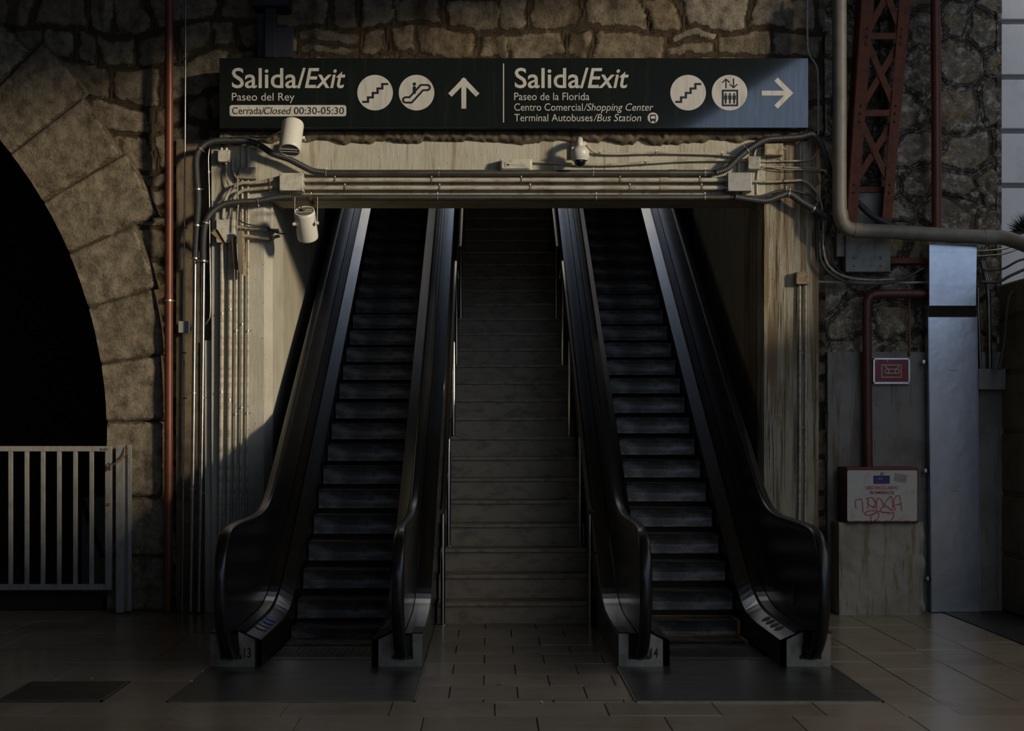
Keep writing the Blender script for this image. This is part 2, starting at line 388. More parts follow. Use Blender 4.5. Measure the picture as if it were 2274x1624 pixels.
# ------------------------------------------------------------------ numpy stone fields
def vnoise(x, z, cell, seed):
    r = np.random.default_rng(seed); g = r.random((256, 256))
    u = x / cell; v = z / cell; i = np.floor(u).astype(int); j = np.floor(v).astype(int); a = u - i; b = v - j
    a = a * a * (3 - 2 * a); b = b * b * (3 - 2 * b)
    q = lambda di, dj: g[(i + di) % 256, (j + dj) % 256]
    return (q(0, 0) * (1 - a) + q(1, 0) * a) * (1 - b) + (q(0, 1) * (1 - a) + q(1, 1) * a) * b
def cells(x, z, sx, sz, sid, p=3.0, asp=1.0):
    d1 = np.full(x.shape, 9.); d2 = np.full(x.shape, 9.); idd = np.zeros(x.shape)
    for a, b, c in zip(sx, sz, sid):
        d = (np.abs((x - a) / asp) ** p + np.abs(z - b) ** p) ** (1 / p)
        n1 = d < d1
        d2 = np.where(n1, d1, np.minimum(d2, d)); d1 = np.where(n1, d, d1); idd = np.where(n1, c, idd)
    return (d2 - d1) * .5, idd
def coursed(x0, x1, z0, z1, h, w, seed):
    r = np.random.default_rng(seed); S = []; z = z0
    while z < z1:
        hh = h * r.uniform(.72, 1.3); x = x0 - r.uniform(0, w)
        while x < x1:
            ww = w * r.uniform(.5, 1.5)
            if ww > w * .9 and r.random() < .28:
                m = hh * r.uniform(.4, .6); S += [(x, x + ww, z, z + m, r.random()), (x, x + ww, z + m, z + hh, r.random())]
            else: S.append((x, x + ww, z, z + hh, r.random()))
            x += ww
        z += hh
    return np.array(S)
def brick_cells(x, z, S):
    best = np.full(x.shape, -1.0); idd = np.zeros(x.shape)
    for k, (a, b, c, d, i) in enumerate(S):
        sl = ((k * 37) % 11 - 5) * .018
        u = x - sl * (z - c) ; v = z - (((k * 53) % 7) - 3) * .012 * (x - a)
        e = np.minimum(np.minimum(u - a, b - u), np.minimum(z - c, d - z)); m = e > best
        best = np.where(m, e, best); idd = np.where(m, i, idd)
    return np.maximum(best, 0), idd
def brick_seeds(x0, x1, z0, z1, h, w, jit, seed):
    r = np.random.default_rng(seed); S = []; z = z0
    while z < z1 + h:
        hh = h * r.uniform(.75, 1.25); x = x0 - r.uniform(0, w)
        while x < x1 + w:
            ww = w * r.uniform(.55, 1.4)
            S.append((x + ww / 2, z + hh / 2 + r.uniform(-jit, jit) * h, r.random())); x += ww
        z += hh
    return np.array(S)
def grid_wall(name, x0, x1, z0, z1, y, step, seeds, keep, mat_, relief=.045, p=3.0, asp=1.3, extra=None, label=None):
    nx = max(2, int(round((x1 - x0) / step)) + 1); nz = max(2, int(round((z1 - z0) / step)) + 1)
    X, Z = np.meshgrid(np.linspace(x0, x1, nx), np.linspace(z0, z1, nz))
    wx = X + (vnoise(X, Z, .35, 1) - .5) * .12 + (vnoise(X, Z, .1, 2) - .5) * .04
    wz = Z + (vnoise(X, Z * .5, .9, 9) - .5) * .16 + (vnoise(X, Z, .35, 3) - .5) * .12 + (vnoise(X, Z, .1, 4) - .5) * .04
    e, sid = brick_cells(wx, wz, seeds) if seeds.shape[1] == 5 else cells(wx, wz, seeds[:, 0], seeds[:, 1], seeds[:, 2], p, asp)
    t = np.clip((e - .014) / .026, 0, 1); t = t * t * (3 - 2 * t)
    hgt = relief * t * (.55 + .9 * sid) + (vnoise(X, Z, .12, 5) - .5) * .03 * t + (vnoise(X, Z, .05, 6) - .5) * .014
    if extra is not None: hgt = hgt + extra(X, Z)
    Y = y - hgt
    verts = np.stack([X, Y, Z], -1).reshape(-1, 3)
    i = np.arange(nx * nz).reshape(nz, nx); q = np.stack([i[:-1, :-1], i[:-1, 1:], i[1:, 1:], i[1:, :-1]], -1).reshape(-1, 4)
    cx = (X[:-1, :-1] + X[1:, 1:]).reshape(-1) / 2; cz = (Z[:-1, :-1] + Z[1:, 1:]).reshape(-1) / 2
    q = q[keep(cx, cz)]
    me = bpy.data.meshes.new(name); me.from_pydata(verts.tolist(), [], q.tolist())
    for nm, arr in (('edge', e), ('stone', sid)):
        at = me.attributes.new(nm, 'FLOAT', 'POINT'); at.data.foreach_set('value', arr.reshape(-1).astype(np.float32))
    me.polygons.foreach_set('use_smooth', [True] * len(me.polygons)); me.update()
    o = bpy.data.objects.new(name, me); C.objects.link(o); me.materials.append(mat_); o['kind'] = 'structure'
    return o

# ================================================================== SETTING
D = 14.4; K = D / F
AX, AZ, AR = XW(-775, D), ZW(963, D), 1012 * K            # the big arch: centre and radius
# --- rubble front wall (above the portal and around the arch ring)
LX = 4.15                                                   # soffit height
def keep_front(x, z):
    hole = (x > -2.75) & (x < 2.9) & (z < 4.7)
    arch = (np.hypot(x - AX, z - AZ) < AR + .35) & (z > AZ) | ((z <= AZ) & (x < AX + AR + .35))
    recess = (x > XW(392, D)) & (x < -2.7) & (z < 4.75)
    return ~(hole | arch | recess)
sd_ = coursed(-10.5, 3.8, -.3, 7.6, .34, .50, 14)
grid_wall('wall_front', -10, 3.42, 0, 7.2, 14.55, .03, sd_, keep_front, M['rubble'], .026, 5.0, 1.25)
struct('trim_8', MB().box(XW(388, D), -2.8, 14.47, 14.8, 0, 4.80), mat('sooty_mortar', (.17, .125, .072), .9, 0, (.05, .038, .024), .8, 5, bmp=.9, bscale=14))
# --- weathered rubble at the right, ending at the corner
def keep_end(x, z):
    niche = (x > XW(1900, D)) & (x < XW(1965, D)) & (z > ZW(425, D)) 
    return ~niche
se_ = brick_seeds(3.2, 5.4, -.2, 7.4, .36, .44, .35, 23)
grid_wall('wall_end', 3.42, XW(2230, 14.45), 0, 7.2, 14.56, .022, se_, keep_end, M['end_stone'], .034, 2.2, 1.1)
xe = XW(2230, 14.45)
struct('wall_core', MB().box(3.42, xe, 14.62, 15.3, 0, 7.2).box(xe - .05, xe, 14.52, 14.62, 0, 7.2), M['end_stone'])
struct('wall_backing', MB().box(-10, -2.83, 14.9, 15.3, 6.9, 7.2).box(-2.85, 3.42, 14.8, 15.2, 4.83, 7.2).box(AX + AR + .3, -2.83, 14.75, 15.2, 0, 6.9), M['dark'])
struct('trim_niche', MB().box(XW(1885, D), XW(1975, D), 14.75, 14.8, 3.9, 7.2), M['dark'])
# --- arch ring of big voussoirs, springing blocks and intrados
def arch_ring():
    vs, fs, ed, sid = [], [], [], []
    def patch(P, E, S):
        nr, nc = len(P), len(P[0]); o = len(vs)
        for r_ in range(nr):
            for c_ in range(nc): vs.append(P[r_][c_]); ed.append(E[r_][c_]); sid.append(S)
        for r_ in range(nr - 1):
            for c_ in range(nc - 1): fs.append((o + r_ * nc + c_, o + r_ * nc + c_ + 1, o + (r_ + 1) * nc + c_ + 1, o + (r_ + 1) * nc + c_))
    r = random.Random(5); th = [1.5 + 7.3 * k for k in range(25)]
    widths = [.60, .66, .72, .98, .93, 1.0, .85, .95, .9, 1.0, .85, .95, .9, 1., .9, .95, .9, 1., .9, .95, .9, .8, .7, .66, .6]
    for k in range(24):
        a0, a1 = math.radians(th[k]), math.radians(th[k + 1]); w = widths[k]; S = r.random(); pr = r.uniform(-.02, .03)
        na = 26; nr = 40; P = []; E = []
        for i in range(nr + 1):
            rr = AR + w * i / nr; row = []; er = []
            for j in range(na + 1):
                a = a0 + (a1 - a0) * j / na
                e = min((a - a0) * rr, (a1 - a) * rr, AR + w - rr, (rr - AR) + .03)
                t = min(max(e / .03, 0), 1); h = .05 * t * t * (3 - 2 * t) + pr
                row.append((AX + rr * math.cos(a), 14.46 - h, AZ + rr * math.sin(a))); er.append(e + .015)
            P.append(row); E.append(er)
        patch(P, E, S)
        # outer rim back to the wall
        P = []; E = []
        for i in range(2):
            P.append([(AX + (AR + w) * math.cos(a0 + (a1 - a0) * j / na), (14.46 - pr, 14.62)[i], AZ + (AR + w) * math.sin(a0 + (a1 - a0) * j / na)) for j in range(na + 1)]); E.append([.02] * (na + 1))
        patch(P, E, S)
    z = 0
    xl = AX + AR
    for hgt, w in ((.56, .60), (.60, .63), (.52, .58)):
        z1 = min(z + hgt, AZ + AR * math.sin(math.radians(1.5))); S = r.random(); P = []; E = []
        if hgt == .52: z1 = AZ + AR * math.sin(math.radians(1.5))
        for i in range(25):
            zz = z + (z1 - z) * i / 24; row = []; er = []
            for j in range(25):
                xx = xl + w * j / 24; e = min(zz - z, z1 - zz, xl + w - xx, xx - xl + .03); t = min(max(e / .03, 0), 1)
                row.append((xx, 14.46 - .05 * t * t * (3 - 2 * t), zz)); er.append(e + .015)
            P.append(row); E.append(er)
        patch(P, E, S)
        patch([[(xl + w, 14.46, z), (xl + w, 14.46, z1)], [(xl + w, 14.62, z), (xl + w, 14.62, z1)]], [[.02] * 2] * 2, S)
        z = z1
    ring = [(AX + AR, 0)] + [(AX + AR * math.cos(math.radians(a)), AZ + AR * math.sin(math.radians(a))) for a in range(0, 181, 3)] + [(AX - AR, 0)]
    patch([[(x, y, zz) for x, zz in ring] for y in (14.46, 15.2, 17, 20)], [[.2] * len(ring)] * 4, .4)
    v = np.array(vs); nn = np.asarray([vnoise(v[:, 0] + 50, v[:, 2] + 50, .09, 31)]).reshape(-1); n2 = vnoise(v[:, 0] + 50, v[:, 2] + 50, .3, 32)
    E_ = np.array(ed); m = np.clip((E_ - .015) / .04, 0, 1)
    v[:, 1] -= np.where(v[:, 1] < 14.55, ((nn - .5) * .02 + (n2 - .5) * .03) * m, 0)
    me = bpy.data.meshes.new('wall_arch'); me.from_pydata(v.tolist(), [], fs)
    for nm, arr in (('edge', ed), ('stone', sid)):
        at = me.attributes.new(nm, 'FLOAT', 'POINT'); at.data.foreach_set('value', np.array(arr, dtype=np.float32))
    me.polygons.foreach_set('use_smooth', [True] * len(me.polygons)); me.update()
    o = bpy.data.objects.new('wall_arch', me); C.objects.link(o); me.materials.append(M['arch']); o['kind'] = 'structure'
arch_ring()
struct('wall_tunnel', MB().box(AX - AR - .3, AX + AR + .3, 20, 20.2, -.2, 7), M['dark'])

# --- concrete portal: two piers, lintel, ragged ledge
pl0, pl1 = XW(470, 14.35), XW(586, 14.35)
SL, SR = -2.205, 2.72                                        # shaft walls
struct('trim_1', MB().prism([(pl0, 14.35), (pl1, 14.35), (SL, 14.44), (SL, 15.2), (pl0, 15.2)], 'z', 0, LX)
       .box(XW(454, 14.38), pl0, 14.40, 14.9, 0, ZW(756, 14.38)), M['pier'])
pr0, pr1 = XW(1697, 14.35), XW(1818, 14.35)
struct('trim_2', MB().prism([(SR, 14.46), (pr0, 14.35), (pr1, 14.35), (pr1, 15.2), (SR, 15.2)], 'z', 0, LX), M['pier_stained'])
struct('trim_3', MB().box(pl0, XW(1700, 14.34), 14.34, 14.8, LX, ZW(308, 14.34)).box(XW(650, 14.3), XW(1640, 14.3), 14.30, 14.34, LX, LX + .045), M['lintel'])
struct('trim_4', MB().box(XW(1700, 14.34), XW(1822, 14.35), 14.345, 14.8, LX, ZW(305, 14.34)), M['pier_stained'])
def ledge():
    vs, fs = [], []; n = 420; x0, x1 = pl0 + .1, 3.2; prof = 8
    for i in range(n + 1):
        x = x0 + (x1 - x0) * i / n
        a = float(vnoise(np.array([x + 40]), np.array([3.]), .12, 41)[0]); b = float(vnoise(np.array([x + 40]), np.array([7.]), .035, 42)[0]); c = float(vnoise(np.array([x + 40]), np.array([1.]), .4, 43)[0])
        zb = ZW(318, 14.34) + (a - .5) * .06 + (b - .5) * .03
        zt = ZW(281, 14.34); dep = .035 + .05 * c + .025 * b
        for k in range(prof + 1):
            t = k / prof; zz = zb + (zt - zb) * t
            nn = float(vnoise(np.array([x + 40]), np.array([zz]), .04, 44)[0])
            vs.append((x, 14.36 - dep * math.sin(math.pi * min(1, .12 + t * 1.0)) ** .6 * (1 if k not in (0,) else 0) - .02 * nn, zz))
    for i in range(n):
        for k in range(prof):
            q = i * (prof + 1) + k; fs.append((q, q + prof + 1, q + prof + 2, q + 1))
    return MB().add(vs, fs, True)
struct('trim_5', ledge(), mat('crumbling_ledge', (.14, .105, .062), .9, 0, (.05, .036, .022), .8, 9, bmp=.7, bscale=35))
# --- stair shaft
struct('wall_shaft_left', MB().box(SL - .2, SL, 15.2, 19, 0, 11), M['shaft'])
struct('wall_upper_shaft_left', MB().box(SL - .2, SL, 19, 26, 0, 11), M['dark'])  # darker copy of the shaft wall: shade put into the colour
struct('wall_upper_shaft_right', MB().box(SR, SR + .2, 19, 26, 0, 11), M['dark'])  # darkened like the opposite wall in place of real shade
struct('wall_shaft_right', MB().box(SR, SR + .2, 15.2, 19, 0, 11), M['shaft'])
struct('ceiling_shaft', MB().prism([(14.8, 6.2), (18.0, 6.6), (26, 11.0), (26, 11.2), (18.0, 6.8), (14.8, 6.4)], 'x', SL - .2, SR + .2), M['white_block'])
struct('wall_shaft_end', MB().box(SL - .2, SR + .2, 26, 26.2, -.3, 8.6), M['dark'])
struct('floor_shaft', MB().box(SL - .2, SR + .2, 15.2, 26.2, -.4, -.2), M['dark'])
struct('floor_landing', MB().box(SL, SR, 24.2, 26, 6.4, 6.76), M['dark'])  # landing coloured dark as well, to keep the shaft top unlit
# --- lower plaster wall at the right, return wall, far white wall
struct('wall_lower', MB().box(XW(1838, 14.45), xe, 14.45, 14.62, 0, ZW(782, 14.45)), M['plaster'])
wr = MB(); zs = [0.02, .62, 1.23, 1.86, 2.45, 3.0, 3.37]
for a, b in zip(zs, zs[1:]): wr.box(5.20, 5.7, 13.0, 14.6, a, b - .055)
wr.box(5.225, 5.7, 13.0, 14.6, 0, 3.33)
struct('wall_return', wr, M['cream_block'], bevel=.012)
ww = MB(); dw = 15.8; zj = [ZW(y, dw) for y in (900, 778, 657, 533, 412, 291, 171, 48, -75, -196)]
for a, b in zip(zj, zj[1:]): ww.box(5.0, 9, dw, dw + .3, a + .03, b - .03)
struct('wall_far', ww, M['white_block'], bevel=.008)
struct('wall_far_joint', MB().box(5.0, 9, dw + .03, dw + .32, 0, 8.0), M['joint'])
# --- platform shell beyond the frame: roof with a slanting free edge, back, left, and two sun-blocking walls added at the right
struct('ceiling', MB().prism([(-13.5, -7), (1.57, -7), (5.77, 14.55), (-13.5, 14.55)], 'z', 7.2, 7.5), M['roof'])
struct('wall_left', MB().box(-13.7, -13.5, -7, 20, 0, 7.5), M['platform_wall'])
struct('wall_back', MB().box(-13.5, 2.0, -7.2, -7, 0, 4.5).box(-13.5, -3.5, -7.2, -7, 4.5, 7.3), M['platform_wall'])  # upper gap shaped to let sky light in from behind
struct('wall_right', MB().box(7.0, 7.3, -10, 14.8, 0, 3.83), M['white_block'])  # added unseen wall: cuts the low sun, pale to bounce light back
struct('wall_side', MB().box(7.5, 7.9, 10.75, 14.8, 0, 9.0), M['platform_wall'])  # added unseen wall, keeps sun off the stone at the right end

# --- floor: base slab and individual slabs with open joints (one paving)
def paving():
    mb = MB(); ids = []; r = random.Random(3)
    def tile(x0, x1, y0, y1, z=0.0, g=.0018):
        if x1 - x0 < .03 or y1 - y0 < .03: return
        z += r.uniform(-.0015, .0015); t1, t2 = r.uniform(-.001, .001), r.uniform(-.001, .001); b = .004
        x0 += g; x1 -= g; y0 += g; y1 -= g
        v = [(x0, y0, z - .012), (x1, y0, z - .012), (x1, y1, z - .012), (x0, y1, z - .012),
             (x0 + b, y0 + b, z + t1), (x1 - b, y0 + b, z + t2), (x1 - b, y1 - b, z - t1), (x0 + b, y1 - b, z - t2)]
        mb.add(v, [(4, 5, 6, 7), (0, 1, 5, 4), (1, 2, 6, 5), (2, 3, 7, 6), (3, 0, 4, 7)]); ids.extend([r.random()] * 8)
    def rows(x0, x1, y0, y1, w, h, off, jit=0.0, holes=()):
        y = y1; k = 0
        while y > y0 + .01:
            yy = max(y - h, y0); x = x0 - ((k * off) % 1.0) * w
            while x < x1:
                a, b = max(x, x0), min(x + w * r.uniform(1 - jit, 1 + jit), x1)
                segs = [(a, b)]
                for hx0, hx1, hy0, hy1 in holes:
                    if yy < hy1 - .02 and y > hy0 + .02:
                        ns = []
                        for s0, s1 in segs:
                            if s1 <= hx0 or s0 >= hx1: ns.append((s0, s1)); continue
                            if s0 < hx0: ns.append((s0, hx0))
                            if s1 > hx1: ns.append((hx1, s1))
                        segs = ns
                for s0, s1 in segs: tile(s0, s1, yy, y)
                x = x + w if not jit else b
                if x <= a: break
            y = yy; k += 1
    rows(-.52, 1.0, 9.58, 13.62, .475, .487, .5)
    rows(-12, -2.17, 9.6, 14.5, .72, .82, .37, .1, holes=((-3.34, -2.62, 9.6, 10.36),))
    # right field: columns running away from the viewer
    cx = [2.66, 3.03, 3.56, 4.02, 4.56]
    for k, (a, b) in enumerate(zip(cx, cx[1:])):
        y = 14.5 - (.15, .5, .3, .62)[k]; tile(a, b, y, 14.5)
        while y > 9.2:
            tile(a, b, max(y - .77, 9.12), y); y -= .77
    rows(-12, 7.0, 9.12, 9.58 - .005, .73, .46, 0, .12)
    rows(-12, 7.0, 3.0, 9.12, .76, .60, .43, .08)
    rows(4.56, 5.2, 9.12, 12.0, .6, .7, .5)
    o = struct('floor', mb, M['tile']); at = o.data.attributes.new('stone', 'FLOAT', 'POINT'); at.data.foreach_set('value', ids)
paving()
struct('floor_base', MB().box(-13.5, 8, -7, 15.9, -.3, -.011).box(-13.5, AX + AR + .1, 14.5, 20, -.3, -.005).box(SL, SR, 14.5, 15.5, -.3, -.011), M['grout'])
struct('floor_edge', MB().box(4.57, 5.2, 12.0, 14.45, -.01, .004), M['asphalt'])

# ================================================================== ESCALATORS
SLOPE = .5826
def soft(d, d0, s): 
    t = (d - d0) / s
    return SLOPE * s * (t if t > 30 else math.log(1 + math.exp(t)))
def z_step(d): return soft(d, 12.39, .15)
def frange(a, b, n): return [a + (b - a) * i / n for i in range(n + 1)]
DS = frange(11.0, 13.8, 28) + frange(14.2, 24.3, 12)

def step_mesh():
    me_mb = MB(); hw = .408; n = 68; p = 2 * hw / n; rh = .185; r0 = .0
    # ribbed riser (slightly hollow) and ribbed tread
    prof = [(0.0, 0.0)] + [(.012 + .02 * math.sin(math.pi * t), -.012 - (rh - .012) * t) for t in (0, .25, .5, .75, 1)]
    xs = []
    for i in range(n): xs += [(-hw + i * p, 0), (-hw + i * p + p * .5, 0), (-hw + i * p + p * .5, 1), (-hw + (i + 1) * p, 1)]
    g = .011; vs = []
    path = [(.40, 0.0)] + prof
    for k, (y, z) in enumerate(path):
        for x, dn in xs:
            if k < 2: vs.append((x, y, z - g * dn))
            else: vs.append((x, y + g * dn, z))
    m = len(xs); fs = [(k * m + i, k * m + i + 1, (k + 1) * m + i + 1, (k + 1) * m + i) for k in range(len(path) - 1) for i in range(m - 1)]
    return me_mb.add(vs, fs)
STEP = None
def sweep_band(path, prof_fn, closed=True):
    """sweep a cross-section (list of (x, n)) along a path in the y-z plane; n is the outward normal offset"""
    vs = []; n = len(path); m = None
    for i in range(n):
        a = Vector(path[max(i - 1, 0)]); b = Vector(path[min(i + 1, n - 1)]); t = (b - a).normalized(); nn = Vector((-t.y, t.x))
        pr = prof_fn; m = len(pr)
        for x, h in pr: vs.append((x, path[i][0] + nn.x * h, path[i][1] + nn.y * h))
    fs = [(i * m + k, i * m + (k + 1) % m, (i + 1) * m + (k + 1) % m, (i + 1) * m + k) for i in range(n - 1) for k in range(m if closed else m - 1)]
    if closed: fs += [tuple(reversed(range(m))), tuple(range((n - 1) * m, n * m))]
    return vs, fs

def handrail_path():
    front = [(11.16, .085), (10.95, .09), (10.76, .17), (10.61, .33), (10.53, .53), (10.52, .72), (10.56, .87), (10.64, .97), (10.78, 1.045), (11.0, 1.075), (11.3, 1.085)]
    sm = [(p.x, p.y) for p in smooth([Vector((a, b, 0)) for a, b in front], 5)]
    for d in frange(11.45, 14.2, 22) + frange(14.8, 24.0, 10):
        sm.append((d, 1.085 + soft(d, 12.68, .2)))
    return sm
HP = handrail_path()

def escalator(c, phase, number, label, num_side, yellow):
    root = thing('escalator', label, 'escalator', (c, 11.0, 0), 'escalators flanking the stone stairs')
    global STEP
    d = 11.7 + ((phase - 11.7) % .4); k = 0
    while d < 24.0:
        z = z_step(d)
        if STEP is None:
            mb = step_mesh(); me = bpy.data.meshes.new('step'); me.from_pydata(mb.v, [], mb.f); me.update(); me.materials.append(M['step']); STEP = me
        o = bpy.data.objects.new('step', STEP); C.objects.link(o); o.parent = root; o.location = (0, d - 11.0, z); OFF[o.name] = Vector((c, d, z))
        if yellow and 12.2 < d < 12.75:
            y = MB().box(c + .36, c + .405, d, d + .3, z + .002, z + .006).box(c - .4, c + .405, d + .30, d + .34, z + .002, z + .006).box(c + .375, c + .405, d - .004, d + .002, z - .12, z)
            build('yellow_border', y, M['yellow'], o)['label'] = 'yellow painted border'
        d += .4; k += 1
    build('light_blocker', MB().prism([(11.9, -.08), (12.6, -.05), (24.2, SLOPE * 24.2 - 7.218 - .36), (24.2, SLOPE * 24.2 - 7.218 - .6), (12.6, -.1)], 'x', c - .42, c + .42), M['black'], root)  # added dark slab under the steps, blocks light so gaps read black
    # comb and floor plate
    cb = MB()
    for i in range(52): cb.box(c - .405 + i * .0157, c - .405 + i * .0157 + .008, 11.32, 11.95, -.004, .006)
    cb.box(c - .42, c + .42, 11.30, 11.46, -.01, .008).box(c - .41, c + .41, 11.46, 12.1, -.03, -.004)
    build('comb', cb, M['comb'], root)
    build('floor_plate', MB().box(c - .825, c + .825, 9.58, 11.32, -.01, .008), M['plate'], root, .003, 1)
    build('floor_plate_frame', MB().box(c - .835, c + .835, 9.57, 9.585, -.01, .010).box(c - .84, c - .825, 9.57, 10.98, -.01, .010).box(c + .825, c + .84, 9.57, 10.98, -.01, .010), M['pedestal'], root)
    for s in (-1, 1):
        def strip(pts):      # pts: (|x|, flat z, d0)
            vs = []
            for dd in DS:
                for ax, zf, d0 in pts: vs.append((c + s * ax, dd, zf + soft(dd, d0, .2)))
            m = len(pts); fs = [(i * m + j, i * m + j + 1, (i + 1) * m + j + 1, (i + 1) * m + j) for i in range(len(DS) - 1) for j in range(m - 1)]
            return MB().add(vs, fs)
        build('inner_deck', strip([(.43, .212, 12.66), (.545, .262, 12.62), (.56, .285, 12.62), (.64, .29, 12.62)]), M['esc_deck'], root)
        build('skirt', strip([(.425, -.05, 12.66), (.425, .19, 12.66), (.43, .212, 12.66)]), M['esc_skirt'], root)
        build('outer_deck', strip([(.68, .265, 12.60), (.815, .262, 12.60), (.822, .235, 12.60)]), M['esc_deck'], root)
        side = [(11.0, 0)] + [(dd, .235 + soft(dd, 12.60, .2)) for dd in DS] + [(24.3, 0)]
        build('side_cladding', MB().prism(side, 'x', c + s * .81, c + s * .822), M['esc_panel'], root)
        # balustrade panel: outline of the handrail, set inside
        out = []
        n = len(HP)
        for i in range(n):
            a = Vector(HP[max(i - 1, 0)]); b = Vector(HP[min(i + 1, n - 1)]); t = (b - a).normalized(); nn = Vector((-t.y, t.x))
            if nn.length: out.append((HP[i][0] - nn.x * .03, HP[i][1] - nn.y * .03))
        bot = [(dd, .25 + soft(dd, 12.62, .2)) for dd in reversed(frange(11.05, 24.0, 40))]
        out = [p for p in out if p[1] > .2 or p[0] < 11.0]
        build('balustrade_panel', MB().prism(out + bot, 'x', c + s * .645, c + s * .675), M['esc_panel'], root)
        cx = c + s * .66
        prof = [(cx - .043, -.012), (cx - .045, .006), (cx - .036, .020), (cx - .018, .026), (cx + .018, .026), (cx + .036, .020), (cx + .045, .006), (cx + .043, -.012), (cx + .03, -.018), (cx - .03, -.018)]
        v, f = sweep_band(HP, prof); build('handrail', MB().add(v, f, True), M['rubber'], root)
        v, f = sweep_band(HP[6:], [(cx - .034, -.034), (cx - .034, -.018), (cx + .034, -.018), (cx + .034, -.034)])
        build('handrail_guide', MB().add(v, f, True), M['guide'], root)
        # entrance pedestal: U-shaped steel front around the handrail inlet
        X = lambda q: c + s * q
        ped = [(X(.82), 0), (X(.82), .262), (X(.742), .262), (X(.742), .165), (X(.745), .13), (X(.745), .064), (X(.575), .064), (X(.575), .13), (X(.60), .165), (X(.605), .278), (X(.478), .215), (X(.478), 0)]
        build('pedestal', MB().prism(ped, 'y', 10.99, 11.02), M['pedestal'], root)
        build('pedestal_body', MB().box(X(.82), X(.742), 11.02, 11.4, 0, .262).prism([(X(.478), 0), (X(.478), .214), (X(.60), .274), (X(.60), 0)], 'y', 11.02, 11.5), M['pedestal'], root)
        build('handrail_inlet', MB().box(X(.742), X(.58), 11.06, 11.3, .01, .24).box(X(.738), X(.585), 10.995, 11.06, .066, .09), M['black'], root)
        build('pedestal_cap', MB().box(X(.824), X(.74), 10.985, 11.3, .262, .275), M['black'], root)
        if s == num_side:
            q = build('number', add_text(MB(), number, *((541.5, 557.5) if number == '13' else (1445, 1461.5)), 1461, 21, 10.99, 0, .022, .003), M['black'], root); q['label'] = 'black number ' + number
    return root
E13 = escalator(-1.34, 16.10, '13', 'escalator with 13 on its pedestal, left of the stone stairs', -1, False)
E14 = escalator(1.815, 16.21, '14', 'escalator with 14 on its pedestal, right of the stone stairs', -1, True)
# stickers on the decks (they move with the escalator)
def deck_disc(mb, c, s, ax, d, r, lift=.004, el=1.5):
    vs = []; n = 20
    z = lambda a, dd: ((.212 + (a - .43) / .115 * .05) + soft(dd, 12.64, .2)) + lift
    for k in range(n):
        a = ax + r * math.cos(2 * math.pi * k / n); dd = d + r * el * math.sin(2 * math.pi * k / n); vs.append((c + s * a, dd, z(a, dd)))
    return mb.add(vs, [tuple(range(n)) if s > 0 else tuple(reversed(range(n)))])
for i, dd in enumerate((11.60, 11.78, 11.95)):
    build('sticker', deck_disc(MB(), -1.34, -1, .50, dd, .045, .004, 1.6), M['sticker_blue'], E13)['label'] = 'round blue safety sticker'
    q = MB().stroke([(-1.83, 0), (-1.85, 0)], .008, 0, 0)
    build('sticker_figure', deck_disc(MB(), -1.34, -1, .505, dd, .014, .006, 2), M['sticker_white'], E13)
build('sticker_ring', deck_disc(MB(), -1.34, -1, .50, 11.43, .047, .0045, 1.5), M['ink_red'], E13)['label'] = 'red and white prohibition sticker'
build('sticker', deck_disc(MB(), -1.34, -1, .50, 11.43, .036, .0065, 1.5), M['sticker_white'], E13)
for i, dd in enumerate((11.42, 11.60, 11.78, 11.95)):
    build('sticker', deck_disc(MB(), 1.815, 1, .505, dd, .038, .004, 1.5), M['sticker_white'], E14)['label'] = 'worn white oval sticker'
    build('sticker_figure', deck_disc(MB(), 1.815, 1, .505, dd, .027, .006, 1.6), M['black'], E14)
for i, dd in enumerate((11.5, 11.68, 11.86)):
    build('sticker', deck_disc(MB(), -1.34, 1, .50, dd, .036, .004, 1.5), M['sticker_grey'], E13)
st = MB().box(1.815 + .640, 1.815 + .6445, 11.50, 11.58, .42, .58); build('arrow_sticker', st, M['ink_red'], E14)['label'] = 'small red sticker with white arrow'
build('arrow', MB().box(2.450, 2.4545, 11.535, 11.545, .44, .50).box(2.450, 2.4545, 11.525, 11.555, .44, .455), M['sticker_white'], E14)
build('tag', MB().pbox(470, 481, 1414, 1422, 10.985, .003), M['sticker_grey'], E13)

# ================================================================== STONE STAIRS
stairs = thing('staircase', 'worn stone staircase rising between the two escalators', 'stairs', (.28, 13.5, 0))
zprev = 0.0
for k in range(27):
    d = 13.5 + .384 * k; z = SLOPE * d - 7.665
    sp = build('step', MB().box(-.50, .975, d + .015, d + .45, max(z - .26, 0.0), z - .035), M['stair'], stairs)
    build('nosing', MB().box(-.50, .975, d - .012, d + .42, z - .035, z), M['nosing'], sp, .006)
build('stringer', MB().prism([(13.6, 0), (24.2, SLOPE * 24.2 - 7.9), (24.2, 0)], 'x', -.49, .965), M['dark'], stairs)

